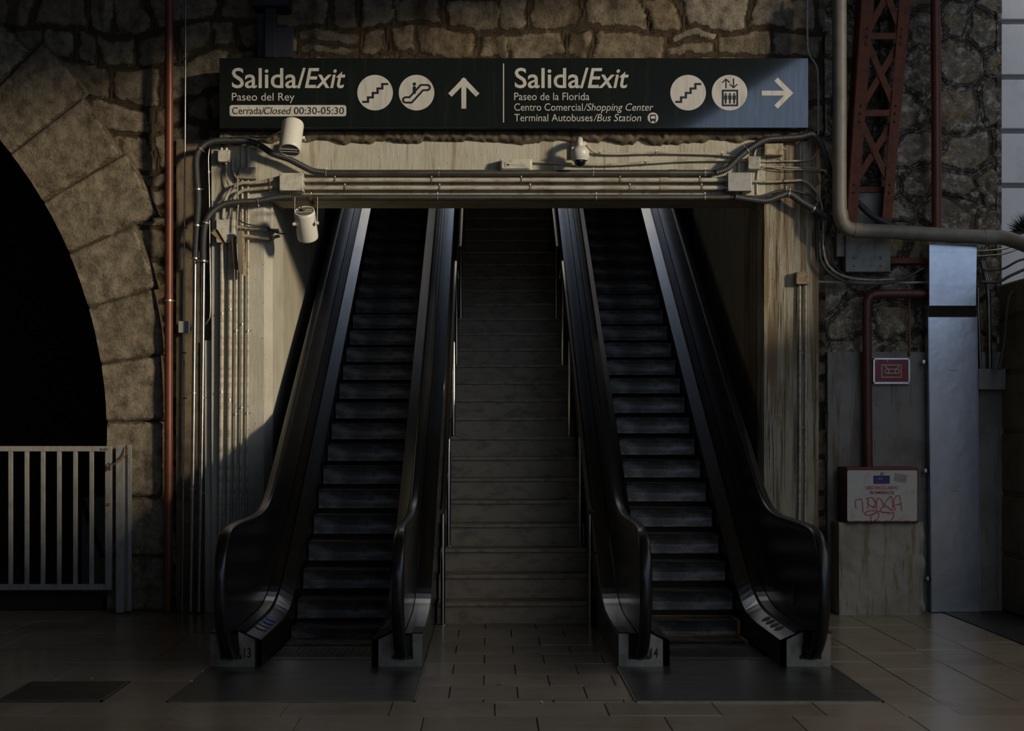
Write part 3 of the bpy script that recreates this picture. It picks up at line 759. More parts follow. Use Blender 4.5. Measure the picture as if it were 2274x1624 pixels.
for s, x, lab in ((-1, -.443, 'stainless steel stair handrail beside escalator 13, left of the steps'), (1, .945, 'stainless steel stair handrail beside escalator 14, right of the steps')):
    h = thing('stair_handrail', lab, 'handrail', (x, 13.4, 0), 'stair handrails')
    zl = lambda d: SLOPE * d - 6.715
    pts = [(x - s * -.005, 13.18, zl(13.4) - .03), (x, 13.40, zl(13.42))] + [(x, d, zl(d)) for d in frange(13.7, 18.4, 6)] + [(x, 18.52, zl(18.45)), (x - s * .02, 18.58, zl(18.3)), (x - s * .03, 18.60, zl(18.1))]
    build('rail', MB().tube(pts[1:], .026, 14), M['rail'], h)
    build('end_cap', MB().tube([(x, 13.34, zl(13.37)), (x, 13.41, zl(13.43))], .029, 14), M['rail'], h)
    for d in (13.43, 14.61, 16.53, 18.07):
        kst = math.floor((d - 13.5) / .384); base = 0 if d < 13.5 else SLOPE * (13.5 + .384 * kst) - 7.665
        xi = x - s * (.02 if d > 14 else 0)
        build('post', MB().tube([(xi, d, base), (xi, d, zl(d) - .06), (x, d + .01, zl(d) - .01)], .022, 12), M['rail'], h)
        build('base_flange', MB().lathe([(.045, 0), (.045, .006), (.024, .012)], (xi, d, base), (0, 0, 1), 16), M['rail'], h)
    h2 = thing('stair_handrail', lab.replace('stainless steel stair handrail', 'dark upper stair handrail'), 'handrail', (x - s * .03, 19.0, 3.4))
    x2 = x - s * .05
    build('rail', MB().tube([(x2, d, zl(d)) for d in frange(18.85, 24.0, 4)], .024, 10), M['rail'], h2)
    for d in (19.2, 21.1, 23.0):
        kst = math.floor((d - 13.5) / .384); base = SLOPE * (13.5 + .384 * kst) - 7.665
        build('post', MB().tube([(x2, d, base), (x2, d, zl(d) - .01)], .02, 10), M['rail'], h2)

# ================================================================== EXIT SIGN
SD = 14.12
sg = thing('exit_sign', 'long black exit sign with white lettering, pictograms and arrows above the lintel', 'sign', (XW(1140, SD), SD, ZW(285, SD)))
build('panel', MB().pbox(487, 1795, 129, 284, SD, .02), M['sign'], sg, .003)
build('housing', MB().box(XW(488, SD), XW(1794, SD), SD + .02, SD + .22, ZW(283, SD), ZW(130, SD)), M['sign_edge'], sg)
build('panel_seam', MB().box(XW(1086, SD), XW(1087, SD), SD - .001, SD + .001, ZW(283, SD), ZW(130, SD)), M['sign_dark'], sg)
for bx in (700, 1150, 1600):
    build('bracket', MB().box(XW(bx, SD), XW(bx + 12, SD), SD + .20, 14.56, ZW(235, SD), ZW(180, SD)), M['sign_edge'], sg)
def lettering(lines, m=M['sign_white'], d=SD, lift=.003):
    mb = MB()
    for a in lines: add_text(mb, *a[:5], d, *(a[5:] if len(a) > 5 else ()), lift=lift) if False else add_text(mb, a[0], a[1], a[2], a[3], a[4], d, a[5], a[6], lift)
    return mb
SH = .22
for _a in [('Salida/', 515, 679, 195, 43, 0, .011), ('Exit', 677, 767, 195, 43, SH, .011)]: build('heading', lettering([_a]), M['sign_white'], sg)
for _a in [('Paseo del Rey', 515, 654, 223.5, 17, 0, 0)]: build('lettering', lettering([_a]), M['sign_white'], sg)
def rrect(x0, x1, y0, y1, r, n=5):
    P = []
    for cx, cy, a0 in ((x1 - r, y1 - r, 0), (x0 + r, y1 - r, 90), (x0 + r, y0 + r, 180), (x1 - r, y0 + r, 270)):
        for k in range(n + 1):
            a = math.radians(a0 + 90 * k / n); P.append((cx + r * math.cos(a), cy + r * math.sin(a)))
    return P
pn = build('hours_plate', MB().prism(rrect(XW(510, SD), XW(769, SD), ZW(258.5, SD), ZW(233.5, SD), .025), 'y', SD - .003, SD), M['sign_white'], sg)
for _a in [('Cerrada/', 516, 587, 253.5, 15, 0, 0), ('Closed', 586, 647, 253.5, 15, SH, 0), ('00:30-05:30', 653, 764, 253.5, 15, 0, 0)]: build('lettering', lettering([_a], lift=.005), M['sign_dark'], pn)
for _a in [('Salida/', 1143, 1307, 195, 43, 0, .011), ('Exit', 1305, 1396, 195, 43, SH, .011)]: build('heading', lettering([_a]), M['sign_white'], sg)
for _a in [('Paseo de la Florida', 1142, 1309, 222.5, 16.5, 0, 0)]: build('lettering', lettering([_a]), M['sign_white'], sg)
for _a in [('Centro Comercial', 1142, 1294, 246, 16, 0, 0), ('/Shopping Center', 1296, 1451, 246, 16, SH, 0)]: build('lettering', lettering([_a]), M['sign_white'], sg)
for _a in [('Terminal Autobuses', 1142, 1316, 269.5, 16, 0, 0), ('/Bus Station', 1318, 1424, 269.5, 16, SH, 0)]: build('lettering', lettering([_a]), M['sign_white'], sg)
build('divider', MB().pbox(1117, 1119.4, 141, 272, SD - .003, .003), M['sign_white'], sg)
def S2(px, py): return (XW(px, SD), ZW(py, SD))
px1 = SD / F
def disc(cx, cy, r): return build('pictogram', MB().disc(*S2(cx, cy), r * px1, SD - .003, SD), M['sign_white'], sg)
def stairs_icon(cx, cy, par):
    P = [(cx - 26, cy + 20.5)]; x, y = P[0]
    for k in range(5):
        x += 10.6; P.append((x, y))
        if k < 4: y -= 9.9; P.append((x, y))
    return build('stairs_symbol', MB().stroke([S2(*p) for p in P], 4.6 * px1, SD - .005, SD - .003), M['sign_dark'], par)
d1 = disc(833, 206, 39.5); stairs_icon(833, 206, d1)
d2 = disc(925, 206, 39.5)
cr = lambda x, y: S2(480 + x / 3.4455, 110 + y / 3.4455)
loop = [(1449, 366), (1480, 366), (1566, 272), (1618, 272), (1632, 279), (1637, 292), (1632, 305), (1618, 312), (1584, 312), (1497, 407), (1449, 407), (1435, 400), (1430, 387), (1435, 373)]
build('escalator_symbol', MB().stroke([cr(*p) for p in loop], 4.1 * px1, SD - .005, SD - .003, True, True).disc(*cr(1517, 265), 3.8 * px1, SD - .005, SD - .003, 20).stroke([cr(1517, 292), cr(1517, 330)], 7.2 * px1, SD - .005, SD - .003, rnd=True), M['sign_dark'], d2)
d3 = disc(1528, 206, 39.5); stairs_icon(1528, 206, d3)
d4 = disc(1620, 206, 39.5)
ct = lambda x, y: S2(1100 + x / 3.073, 110 + y / 3.073)
lift = MB().stroke([ct(1552, 281), ct(1651, 281), ct(1651, 382), ct(1552, 382)], 4.0 * px1, SD - .005, SD - .003, True, True)
for hx in (1572, 1601, 1630):
    lift.disc(*ct(hx, 305), 2.2 * px1, SD - .005, SD - .003, 14)
    x0, z0 = ct(hx - 11, 342); x1, z1 = ct(hx + 11, 313); lift.prism([(x0, z0), (x1, z0), (x1, z1), (x0, z1)], 'y', SD - .005, SD - .003)
    x0, z0 = ct(hx - 6, 370); x1, z1 = ct(hx + 6, 340); lift.prism([(x0, z0), (x1, z0), (x1, z1), (x0, z1)], 'y', SD - .005, SD - .003)
w = 2.4 * px1
lift.stroke([ct(1574, 262), ct(1574, 206)], w, SD - .005, SD - .003).stroke([ct(1552, 224), ct(1574, 203), ct(1597, 224)], w, SD - .005, SD - .003)
lift.stroke([ct(1626, 202), ct(1626, 258)], w, SD - .005, SD - .003).stroke([ct(1603, 240), ct(1626, 261), ct(1649, 240)], w, SD - .005, SD - .003)
build('elevator_symbol', lift, M['sign_dark'], d4)
aw = 10.8 * px1
build('arrow', MB().stroke([S2(1030, 180), S2(1030, 236)], aw, SD - .003, SD).stroke([S2(1003, 207.5), S2(1030, 179.5), S2(1057, 207.5)], aw, SD - .003, SD), M['sign_white'], sg)
build('arrow', MB().stroke([S2(1697, 207), S2(1752, 207)], aw, SD - .003, SD).stroke([S2(1727, 180), S2(1754, 207), S2(1727, 234)], aw, SD - .003, SD), M['sign_white'], sg)
d5 = disc(1450, 262, 12)
bus = MB().prism(rrect(*S2(1443.5, 0)[:1], *S2(1456.5, 0)[:1], ZW(269, SD), ZW(254.5, SD), .012), 'y', SD - .005, SD - .003)
for q in (1444.5, 1453.3): bus.prism([S2(q, 272), S2(q + 2.6, 272), S2(q + 2.6, 268), S2(q, 268)], 'y', SD - .005, SD - .003)
bo = build('bus_symbol', bus, M['sign_dark'], d5)
build('bus_window', MB().prism([S2(1445.5, 264), S2(1454.5, 264), S2(1454.5, 258), S2(1445.5, 258)], 'y', SD - .006, SD - .005), M['sign_white'], bo)

hn = thing('iron_hanger', 'dark iron hanger bracket on the stone wall above the left part of the sign', 'bracket', (XW(610, 14.2), 14.2, ZW(126, 14.2)))
build('post', MB().pbox(588, 612, 0, 127, 14.3, .1).pbox(560, 640, -30, 12, 14.2, .3), mat('black_iron', (.012, .012, .013), .6), hn, .004)
build('side_plate', MB().pbox(612, 650, 60, 127, 14.38, .06).pbox(572, 588, 30, 127, 14.38, .06), mat('dark_blue_iron', (.022, .024, .030), .55), hn, .004)

# ================================================================== PIPES AND BOXES
CD = 14.27                                                  # plane of the conduits on the lintel
def clip_on(root, p, r, axis, m=None):
    """a saddle clip: a band around the tube and a screw tail"""
    p = Vector(p); ax = Vector(axis).normalized(); mb = MB()
    mb.tube([p - ax * .008, p + ax * .008], r + .005, 12)
    side = ax.cross(Vector((0, 1, 0))).normalized()
    mb.tube([p + side * (r + .004), p + side * (r + .022)], .005, 8)
    build('clip', mb, m or M['clip'], root)
def conduit(name, label, cat, px, d, r, m, clips=(), flex=False, sm=6, group=None, clip_mat=None, couplings=(), pitch=.017, dy=None):
    P = [W(a, b, d if dy is None else dy[i]) for i, (a, b) in enumerate(px)]
    path = smooth(P, sm) if len(P) > 2 else P
    lo = min(P, key=lambda v: v.z); root = thing(name, label, cat, tuple(lo), group)
    mb = MB().corr(path, r, pitch) if flex else MB().tube(path, r, 14)
    build('tube', mb, m, root)
    rs = resample(path, .01)
    for c_ in clips:
        t = Vector(W(c_[0], c_[1], d)); i = min(range(len(rs)), key=lambda k: (Vector((rs[k].x, 0, rs[k].z)) - Vector((t.x, 0, t.z))).length)
        ax = rs[min(i + 1, len(rs) - 1)] - rs[max(i - 1, 0)]
        clip_on(root, rs[i], r, ax, clip_mat)
    for c_ in couplings:
        t = Vector(W(c_[0], c_[1], d)); i = min(range(len(rs)), key=lambda k: (rs[k] - t).length); j = min(i + 6, len(rs) - 1)
        build('coupling', MB().tube([rs[max(i - 2, 0)], rs[j]], r + .004, 14), m, root)
    return root
g1 = 'conduits along the lintel'
conduit('steel_conduit', 'dark steel conduit, topmost of the straight pipes across the lintel', 'pipe', [(722, 384), (1590, 384)], CD, .031, M['pipe_steel'], [(724, 384), (975, 384), (1318, 384), (1566, 384)], group=g1, couplings=[(1490, 384)])
conduit('painted_conduit', 'pale painted conduit, second straight pipe down across the lintel', 'pipe', [(673, 400), (1618, 400)], CD, .023, M['pipe_paint'], [(743, 400), (959, 400), (1157, 400), (1376, 400), (1554, 400)], group=g1, couplings=[(1470, 400)])
conduit('painted_conduit', 'pale painted conduit, third straight pipe down across the lintel', 'pipe', [(673, 417.5), (1618, 417.5)], CD, .023, M['pipe_paint'], [(767, 417), (977, 417), (1177, 417), (1400, 417), (1559, 417)], group=g1, couplings=[(1470, 417.5)])
conduit('steel_conduit', 'dark steel conduit, lowest straight pipe along the bottom of the lintel', 'pipe', [(640, 438.5), (1633, 438.5)], CD, .029, M['pipe_steel'], [(690, 438), (973, 438), (1323, 438), (1566, 438)], group=g1)
g2 = 'flexible conduits'
conduit('flexible_conduit', 'black ribbed flexible conduit looping over the left pier, past the upper loudspeaker', 'conduit', [(722, 383), (695, 380), (668, 367), (640, 353), (605, 341), (575, 322), (545, 313), (505, 312), (470, 315), (447, 328), (436, 352), (437, 400), (440, 440), (437, 500), (433, 576)], 14.22, .034, M['flex'], [(577, 322), (445, 331), (437, 422), (435, 500), (433, 575)], True, group=g2)
conduit('flexible_conduit', 'black ribbed flexible conduit bending down beside the left pier, under the junction boxes', 'conduit', [(650, 437), (610, 440), (570, 447), (530, 449), (495, 455), (468, 474), (455, 500), (451, 540), (451, 580)], 14.20, .034, M['flex'], [(572, 447), (458, 495), (451, 580)], True, group=g2)
conduit('flexible_conduit', 'black ribbed flexible conduit rising over the right pier to the sign corner', 'conduit', [(1590, 384), (1615, 374), (1640, 350), (1668, 328), (1700, 311), (1740, 307), (1775, 304), (1805, 299), (1823, 322), (1835, 355), (1850, 400)], 14.22, .034, M['flex'], [(1660, 334)], True, group=g2)
conduit('flexible_conduit', 'black ribbed flexible conduit drooping from the lintel end towards the drain pipe', 'conduit', [(1633, 438), (1665, 443), (1700, 446), (1730, 436), (1752, 431), (1780, 449), (1806, 464), (1830, 478), (1858, 494)], 14.22, .036, M['flex'], [(1752, 431), (1806, 464)], True, group=g2)
conduit('flexible_conduit', 'black ribbed flexible conduit crossing behind the drain pipe, below the lattice column', 'conduit', [(1862, 405), (1885, 428), (1910, 455), (1940, 482), (1985, 503)], 14.30, .034, M['flex'], (), True, group=g2, dy=[14.3, 14.3, 14.28, 14.24, 14.2])
# galvanised risers left of the pier
g3 = 'galvanised risers beside the left pier'
conduit('galvanised_riser', 'shiny galvanised riser pipe left of its twin, from flexible conduit to floor', 'pipe', [(433, 576), (430, 900), (425, 1359)], 14.25, .021, M['galv'], [(433, 582), (428, 873), (425, 1085)], sm=2, group=g3)
conduit('galvanised_riser', 'shiny galvanised riser pipe right of its twin, nearest the concrete pier', 'pipe', [(452, 580), (449, 900), (443, 1359)], 14.25, .021, M['galv'], [(452, 583), (448, 884), (445, 1094)], sm=2, group=g3)
conduit('thin_conduit', 'thin bright conduit running from the top of the wall to a small grey box', 'pipe', [(412, -20), (411, 300), (408, 714)], 14.35, .0085, M['galv'], [(411, 130), (410, 507)], sm=2, clip_mat=M['rust_clip'])
conduit('thin_conduit', 'thin conduit dropping from the small grey box to the floor', 'pipe', [(407, 740), (408, 800), (409, 830), (407, 1100), (405, 1359)], 14.35, .0085, M['galv'], [(407, 785), (409, 884), (407, 1080), (405, 1300)], sm=3, clip_mat=M['rust_clip'])
conduit('thin_conduit', 'short thin conduit curving out of the square box and down between pier and risers', 'pipe', [(492, 333), (488, 320), (478, 316), (467, 325), (463, 345), (463, 375), (465, 460), (466, 560), (467, 690), (462, 712), (455, 722)], 14.32, .0085, M['galv'], [(463, 382)], sm=4)
# painted conduits on the left pier
g4 = 'painted conduits down the left pier'
for i, (px, r, top, nm, cl) in enumerate(((492, .0235, 540, 'leftmost of the five, thick', (697, 872, 1142)), (510, .0235, 540, 'second from the left, thick', (687, 889, 1130)), (524, .014, 540, 'middle one of the five, thin', (735, 919, 1106)), (537, .014, 325, 'fourth from the left, thin', (721, 906, 1096)), (550, .013, 322, 'rightmost of the five, thin', (735, 919, 1107)))):
    conduit('painted_conduit', 'cream painted vertical conduit on the left pier, ' + nm, 'pipe', [(px + 1, top), (px, 800), (px - 5, 1359)], 14.31, r, M['pipe_paint'], [(px, y) for y in cl], sm=2, group=g4, couplings=[(px - 1, 1000 + 7 * i)] if i > 1 else ())
# pale flexible pieces and small cables on the left pier
g5 = 'pale ribbed conduits at the left pier'
conduit('flexible_conduit', 'pale ribbed conduit from the big left box, upper one, curling to the damaged box', 'conduit', [(621, 394), (590, 403), (560, 406), (535, 407), (515, 418), (502, 440), (497, 465), (495, 487)], 14.25, .019, M['flex_light'], [(598, 400)], True, group=g5, clip_mat=M['rust_clip'])
conduit('flexible_conduit', 'pale ribbed conduit from the big left box, lower one, curling to the damaged box', 'conduit', [(621, 414), (590, 418), (555, 421), (535, 425), (520, 440), (513, 465), (514, 487)], 14.26, .019, M['flex_light'], [(598, 417)], True, group=g5, clip_mat=M['rust_clip'])
conduit('flexible_conduit', 'pale ribbed conduit crossing the pier edge below the dark cable, upper of two', 'conduit', [(522, 503), (545, 506), (575, 508), (597, 511), (612, 512), (621, 512)], 14.27, .018, M['flex_light'], [(597, 511)], True, group=g5, clip_mat=M['rust_clip'], dy=[14.27, 14.27, 14.27, 14.27, 14.32, 14.5])
conduit('flexible_conduit', 'pale ribbed conduit crossing the pier edge, lower of two', 'conduit', [(535, 523), (560, 526), (585, 529), (600, 530), (612, 526), (621, 524)], 14.27, .017, M['flex_light'], [(600, 529)], True, group=g5, clip_mat=M['rust_clip'], dy=[14.27, 14.27, 14.27, 14.27, 14.32, 14.5])
conduit('flexible_conduit', 'short pale hose curving behind the weathered box on the left pier', 'conduit', [(517, 352), (517, 372), (521, 388), (531, 402)], 14.30, .014, M['pipe_paint'], group=g5)
conduit('cable', 'dark cable hanging from the lower loudspeaker to the left pier', 'cable', [(669, 458), (665, 480), (659, 503), (643, 519), (615, 517), (590, 504), (565, 501), (543, 496), (530, 486), (524, 460)], 14.10, .0075, M['cable'], dy=[13.97, 13.98, 14.0, 14.1, 14.2, 14.22, 14.22, 14.22, 14.24, 14.28])
conduit('cable', 'dark cable from the upper loudspeaker running along the sign underside', 'cable', [(628, 288), (605, 301), (575, 306), (545, 303), (515, 306)], 14.18, .0075, M['cable'])
conduit('cable', 'thin cable dropping out of the square box on the left pier', 'cable', [(503, 363), (502, 385), (505, 405), (512, 416)], 14.29, .0065, M['flex_light'])
conduit('rope', 'frayed grey rope holding up the hanging board', 'rope', [(528, 390), (527, 420), (529, 450), (527, 480), (526, 512)], 14.19, .0085, M['rope'], flex=True, pitch=.03)
# right-hand conduits
conduit('painted_conduit', 'thin pale conduit from the dome camera along the lintel, upper of two', 'pipe', [(1303, 322), (1312, 333), (1328, 340), (1370, 342), (1450, 340), (1540, 341), (1615, 345), (1650, 356)], 14.30, .012, M['pipe_paint'], [(1331, 341), (1457, 340), (1602, 344)], sm=5)
conduit('painted_conduit', 'thin pale conduit from the long lamp box along the lintel, lower of two', 'pipe', [(1180, 359), (1230, 362), (1300, 366), (1360, 366), (1435, 362), (1520, 357), (1600, 356), (1662, 357)], 14.30, .012, M['pipe_paint'], [(1434, 362)], sm=5)
conduit('cable', 'pale conduit from the small square box up the wall past the sign end', 'pipe', [(1690, 359), (1730, 358), (1780, 357), (1803, 352), (1815, 330), (1817, 260), (1816, 170), (1812, 145), (1797, 120), (1793, 90), (1793, -20)], 14.32, .010, M['pipe_paint'], [(1734, 358)], sm=5)
conduit('cable', 'thin pale cable leaving the small square box towards the drain pipe', 'cable', [(1690, 369), (1730, 371), (1775, 373), (1810, 374), (1835, 381), (1850, 392)], 14.31, .009, M['flex_light'], [(1740, 371)], sm=5)
conduit('cable', 'thin pale cable looping from behind the small square box to the larger one', 'cable', [(1690, 378), (1700, 371), (1740, 376), (1790, 377), (1828, 380)], 14.29, .006, M['flex_light'], sm=5)
conduit('cable', 'short vertical cable between small square box and pier', 'cable', [(1684, 374), (1681, 400), (1681, 432)], 14.33, .009, M['pipe_paint'])
conduit('cable', 'short pipe between rusty label box and small square box', 'pipe', [(1697, 328), (1680, 333), (1675, 347)], 14.31, .011, M['pipe_paint'])
conduit('cable', 'short stub pipe between the big right box and pale conduit', 'pipe', [(1642, 352), (1641, 366), (1641, 385)], 14.31, .010, M['pipe_paint'])
conduit('flexible_conduit', 'pale ribbed conduit leaving the big right box and dropping beside the drain pipe', 'conduit', [(1671, 403), (1710, 404), (1755, 402), (1785, 402), (1808, 420), (1822, 445), (1828, 490), (1828, 550), (1840, 590), (1875, 614), (1930, 622), (1985, 620)], 14.30, .013, M['flex_light'], [(1740, 403)], True, clip_mat=M['rust_clip'])
conduit('flexible_conduit', 'grey ribbed conduit arching under the big right box and down beside the drain pipe', 'conduit', [(1642, 428), (1655, 436), (1690, 436), (1720, 427), (1745, 422), (1785, 429), (1806, 438), (1816, 460), (1819, 520), (1822, 575), (1843, 607), (1885, 628), (1950, 631), (2000, 622), (2050, 596)], 14.27, .014, M['flex'], [(1745, 422)], True)
conduit('cable', 'black cable looping below the gusset plate', 'cable', [(1848, 470), (1846, 540), (1850, 580), (1868, 605), (1900, 617), (1985, 617)], 14.36, .007, M['cable'], sm=5)
conduit('painted_conduit', 'rusty horizontal conduit from the rusted box to the metal duct', 'pipe', [(1797, 625), (1850, 627), (1950, 629), (2062, 627)], 14.40, .012, M['pipe_paint'], sm=3)
conduit('painted_conduit', 'stained pipe under the rusted box, left one', 'pipe', [(1776, 630), (1776, 1000), (1773, 1359)], 14.32, .012, M['pipe_paint'], [(1776, 785), (1776, 950)], sm=2, group='pipes under the rusted box')
conduit('painted_conduit', 'stained pipe under the rusted box, right one', 'pipe', [(1789, 630), (1789, 1000), (1786, 1359)], 14.32, .010, M['pipe_paint'], [(1789, 790), (1789, 955)], sm=2, group='pipes under the rusted box')
conduit('thin_conduit', 'thin rusty pipe beside the red fire sign', 'pipe', [(2019, 660), (2020, 790)], 14.43, .012, M['rust_clip'])
# big pipes
conduit('iron_pipe', 'red-brown iron pipe running full height beside the left arch', 'pipe', [(376, -30), (375, 600), (374, 1359)], 14.30, .042, M['brown_pipe'], [(374, 667)], sm=2)
conduit('iron_pipe', 'red-brown iron pipe on the stone wall, right of the lattice column', 'pipe', [(2077, -30), (2079, 250), (2080, 520)], 14.30, .049, M['brown_pipe'], sm=2)
conduit('drain_pipe', 'thick grey drain pipe coming down the wall and turning right along it', 'pipe', [(1864, -30), (1864, 250), (1864, 430), (1866, 478), (1876, 502), (1898, 511), (1960, 514), (2080, 521), (2190, 527), (2225, 528), (2255, 536), (2300, 552), (2400, 580), (2640, 640)], 14.10, .072, M['drain'], sm=8, couplings=[(1864, 474), (1902, 511), (2190, 527)], dy=[14.1] * 9 + [14.08, 14.0, 13.8, 13.3, 12.2])
conduit('fire_main', 'dark red fire pipe coming from the duct and bending down to the white box', 'pipe', [(2062, 653), (1960, 653), (1938, 655), (1927, 668), (1925, 700), (1926, 860), (1928, 1045)], 14.36, .046, M['red_pipe'], sm=6, couplings=[(1950, 653), (1925, 690)])
# pipes and box right of the duct
conduit('thin_conduit', 'shiny conduit bending right from the top of the metal duct, upper', 'pipe', [(2160, 559), (2215, 555), (2245, 548), (2274, 535), (2300, 520)], 14.3, .011, M['galv'], sm=5)
conduit('thin_conduit', 'shiny conduit bending right from the top of the metal duct, lower', 'pipe', [(2160, 570), (2215, 566), (2245, 559), (2274, 546), (2300, 530)], 14.3, .011, M['galv'], sm=5)
conduit('steel_conduit', 'dark steel pipe entering the plain box right of the duct, left one', 'pipe', [(2172, 640), (2173, 700), (2178, 820)], 14.42, .016, M['pipe_steel'], sm=2)
conduit('steel_conduit', 'dark steel pipe entering the plain box right of the duct, right one', 'pipe', [(2180, 580), (2193, 640), (2196, 700), (2198, 820)], 14.40, .025, M['pipe_steel'], sm=4)
conduit('flexible_conduit', 'dark ribbed cable duct looping over the cream wall corner', 'conduit', [(2290, 640), (2262, 645), (2244, 655), (2236, 690), (2230, 760), (2218, 822)], 14.1, .02, M['cable'], flex=True)
conduit('cable', 'dark cable sagging from the duct to the right edge, upper', 'cable', [(2178, 626), (2215, 627), (2245, 612), (2290, 592)], 14.25, .015, M['cable'])
conduit('cable', 'dark cable sagging from the duct to the right edge, lower', 'cable', [(2185, 600), (2225, 598), (2260, 580), (2290, 572)], 14.25, .012, M['cable'])

def jbox(label, px0, px1, py0, py1, d, depth, m, name='junction_box', lid=True, screws=True, glands=()):
    r = thing(name, label, 'box', tuple(W((px0 + px1) / 2, py1, d)))
    build('body', MB().pbox(px0, px1, py0, py1, d + .012, depth), m, r, .006)
    if lid:
        k = d / F; x0, x1, z0, z1 = XW(px0, d) + .004, XW(px1, d) - .004, ZW(py1, d) + .004, ZW(py0, d) - .004
        l = build('lid', MB().prism(rrect(x0, x1, z0, z1, .012), 'y', d, d + .014), m, r, .003)
        if screws:
            sb = MB()
            for x in (x0 + .012, x1 - .012):
                for z in (z0 + .012, z1 - .012): sb.disc(x, z, .0045, d - .002, d + .001, 10)
            build('screws', sb, M['clip'], l)
    for gx, gy, ax in glands:
        p = W(gx, gy, d + .04); build('gland', MB().tube([p - Vector(ax) * .012, p + Vector(ax) * .02], .014, 12), m, r)
    return r
jbox('small square grey junction box at the top of the left pier', 483, 510, 333, 360, 14.24, .07, M['cream'], glands=((503, 333, (0, 0, 1)), (492, 333, (0, 0, 1)), (502, 361, (0, 0, -1))))
jbox('weathered junction box above the ribbed conduits on the left pier', 530, 568, 371, 397, 14.25, .08, mat('weathered_box', (.33, .30, .22), .6, 0, (.16, .1, .05), .8, 18), lid=False)
jbox('big cream junction box at the left end of the lintel pipes', 620, 673, 384, 424, 14.17, .16, M['cream'], glands=((675, 400, (1, 0, 0)), (675, 417, (1, 0, 0))))
jbox('big grey junction box at the right end of the lintel pipes', 1616, 1670, 383, 425, 14.17, .16, mat('grey_box', (.36, .35, .31), .5, 0, (.25, .22, .17), .6, 12), glands=((1614, 400, (-1, 0, 0)), (1614, 417, (-1, 0, 0)), (1672, 403, (1, 0, 0))))
jbox('small square box above the big grey one on the right pier', 1661, 1689, 347, 376, 14.22, .11, mat('stained_box', (.36, .34, .28), .5, 0, (.18, .11, .05), .8, 20), screws=False)
rb = jbox('rust-stained box with a paper label under the sign end', 1697, 1739, 318, 345, 14.24, .09, mat('rusty_box', (.36, .30, .18), .55, 0, (.16, .08, .025), .85, 16, (2, 1, .5)), glands=((1741, 331, (1, 0, 0)),))
build('paper_label', MB().pbox(1702, 1719, 331, 341, 14.237, .002), mat('yellowed_paper', (.44, .37, .22), .7), rb)
jbox('rusted box halfway down the right pier', 1768, 1797, 604, 632, 14.26, .08, mat('rust_box', (.30, .22, .12), .65, 0, (.12, .06, .02), .9, 16), screws=False)
jbox('little grey box on the thin conduit beside the red-brown pipe', 395, 420, 713, 740, 14.33, .05, mat('dim_grey_box', (.34, .32, .28), .5), screws=False)
jbox('plain grey junction box on the wall right of the metal duct', 2172, 2234, 819, 866, 14.30, .15, mat('old_grey_box', (.20, .195, .18), .5, 0, (.13, .12, .1), .5, 10))
dm = jbox('damaged junction box with a torn flap on the left pier', 480, 522, 487, 539, 14.24, .08, M['cream'], lid=False, glands=((495, 487, (0, 0, 1)), (514, 487, (0, 0, 1))))
P = lambda x, y, d: tuple(W(x, y, d))
build('torn_flap', MB().add([P(478, 508, 14.2), P(484, 511, 14.17), P(504, 545, 14.19), P(500, 546, 14.21), P(468, 517, 14.15), P(474, 514, 14.15), P(466, 514, 14.16)], [(0, 1, 2, 3), (0, 3, 4), (0, 4, 5), (0, 5, 6)]), M['tin'], dm)['label'] = 'bent brown metal flap'
# long lamp-like box on the lintel
lb = thing('lamp_box', 'long plastic bulkhead box on the lintel left of the dome camera', 'box', P(1146, 377, 14.22))
build('body', MB().pbox(1110, 1182, 352, 378, 14.22, .12), M['cream'], lb, .012, 3)
build('cover', MB().prism(rrect(XW(1113, 14.2), XW(1179, 14.2), ZW(375, 14.2), ZW(355, 14.2), .02), 'y', 14.20, 14.23), M['cream'], lb, .008)
build('latch', MB().pbox(1121, 1132, 360, 371, 14.195, .01).pbox(1124, 1168, 364, 368, 14.195, .01), M['pipe_paint'], lb, .003)

# hanging board and its wooden frame
bd = thing('hanging_board', 'broken painted board hanging askew from the rope on the left pier', 'board', P(540, 613, 14.2))
build('board', MB().add([P(525, 513, 14.16), P(537, 513, 14.15), P(540, 611, 14.15), P(530, 605, 14.16), P(525, 513, 14.19), P(537, 513, 14.18), P(540, 611, 14.18), P(530, 605, 14.19)], [(0, 1, 2, 3), (7, 6, 5, 4), (0, 4, 5, 1), (1, 5, 6, 2), (2, 6, 7, 3), (3, 7, 4, 0)]), M['board'], bd)
build('flaking_edge', MB().add([P(537, 513, 14.15), P(543, 514, 14.22), P(544, 560, 14.22), P(548, 614, 14.22), P(540, 611, 14.15)], [(0, 4, 3, 2, 1)]).box(XW(538, 14.2), XW(541, 14.2), 14.17, 14.2, ZW(600, 14.2), ZW(515, 14.2)), M['board_rust'], bd)
build('rail', MB().add([P(514, 528, 14.2), P(524, 525, 14.19), P(529, 600, 14.19), P(519, 598, 14.2), P(514, 528, 14.23), P(524, 525, 14.22), P(529, 600, 14.22), P(519, 598, 14.23)], [(0, 1, 2, 3), (7, 6, 5, 4), (0, 4, 5, 1), (1, 5, 6, 2), (2, 6, 7, 3), (3, 7, 4, 0)]), M['tin'], bd)

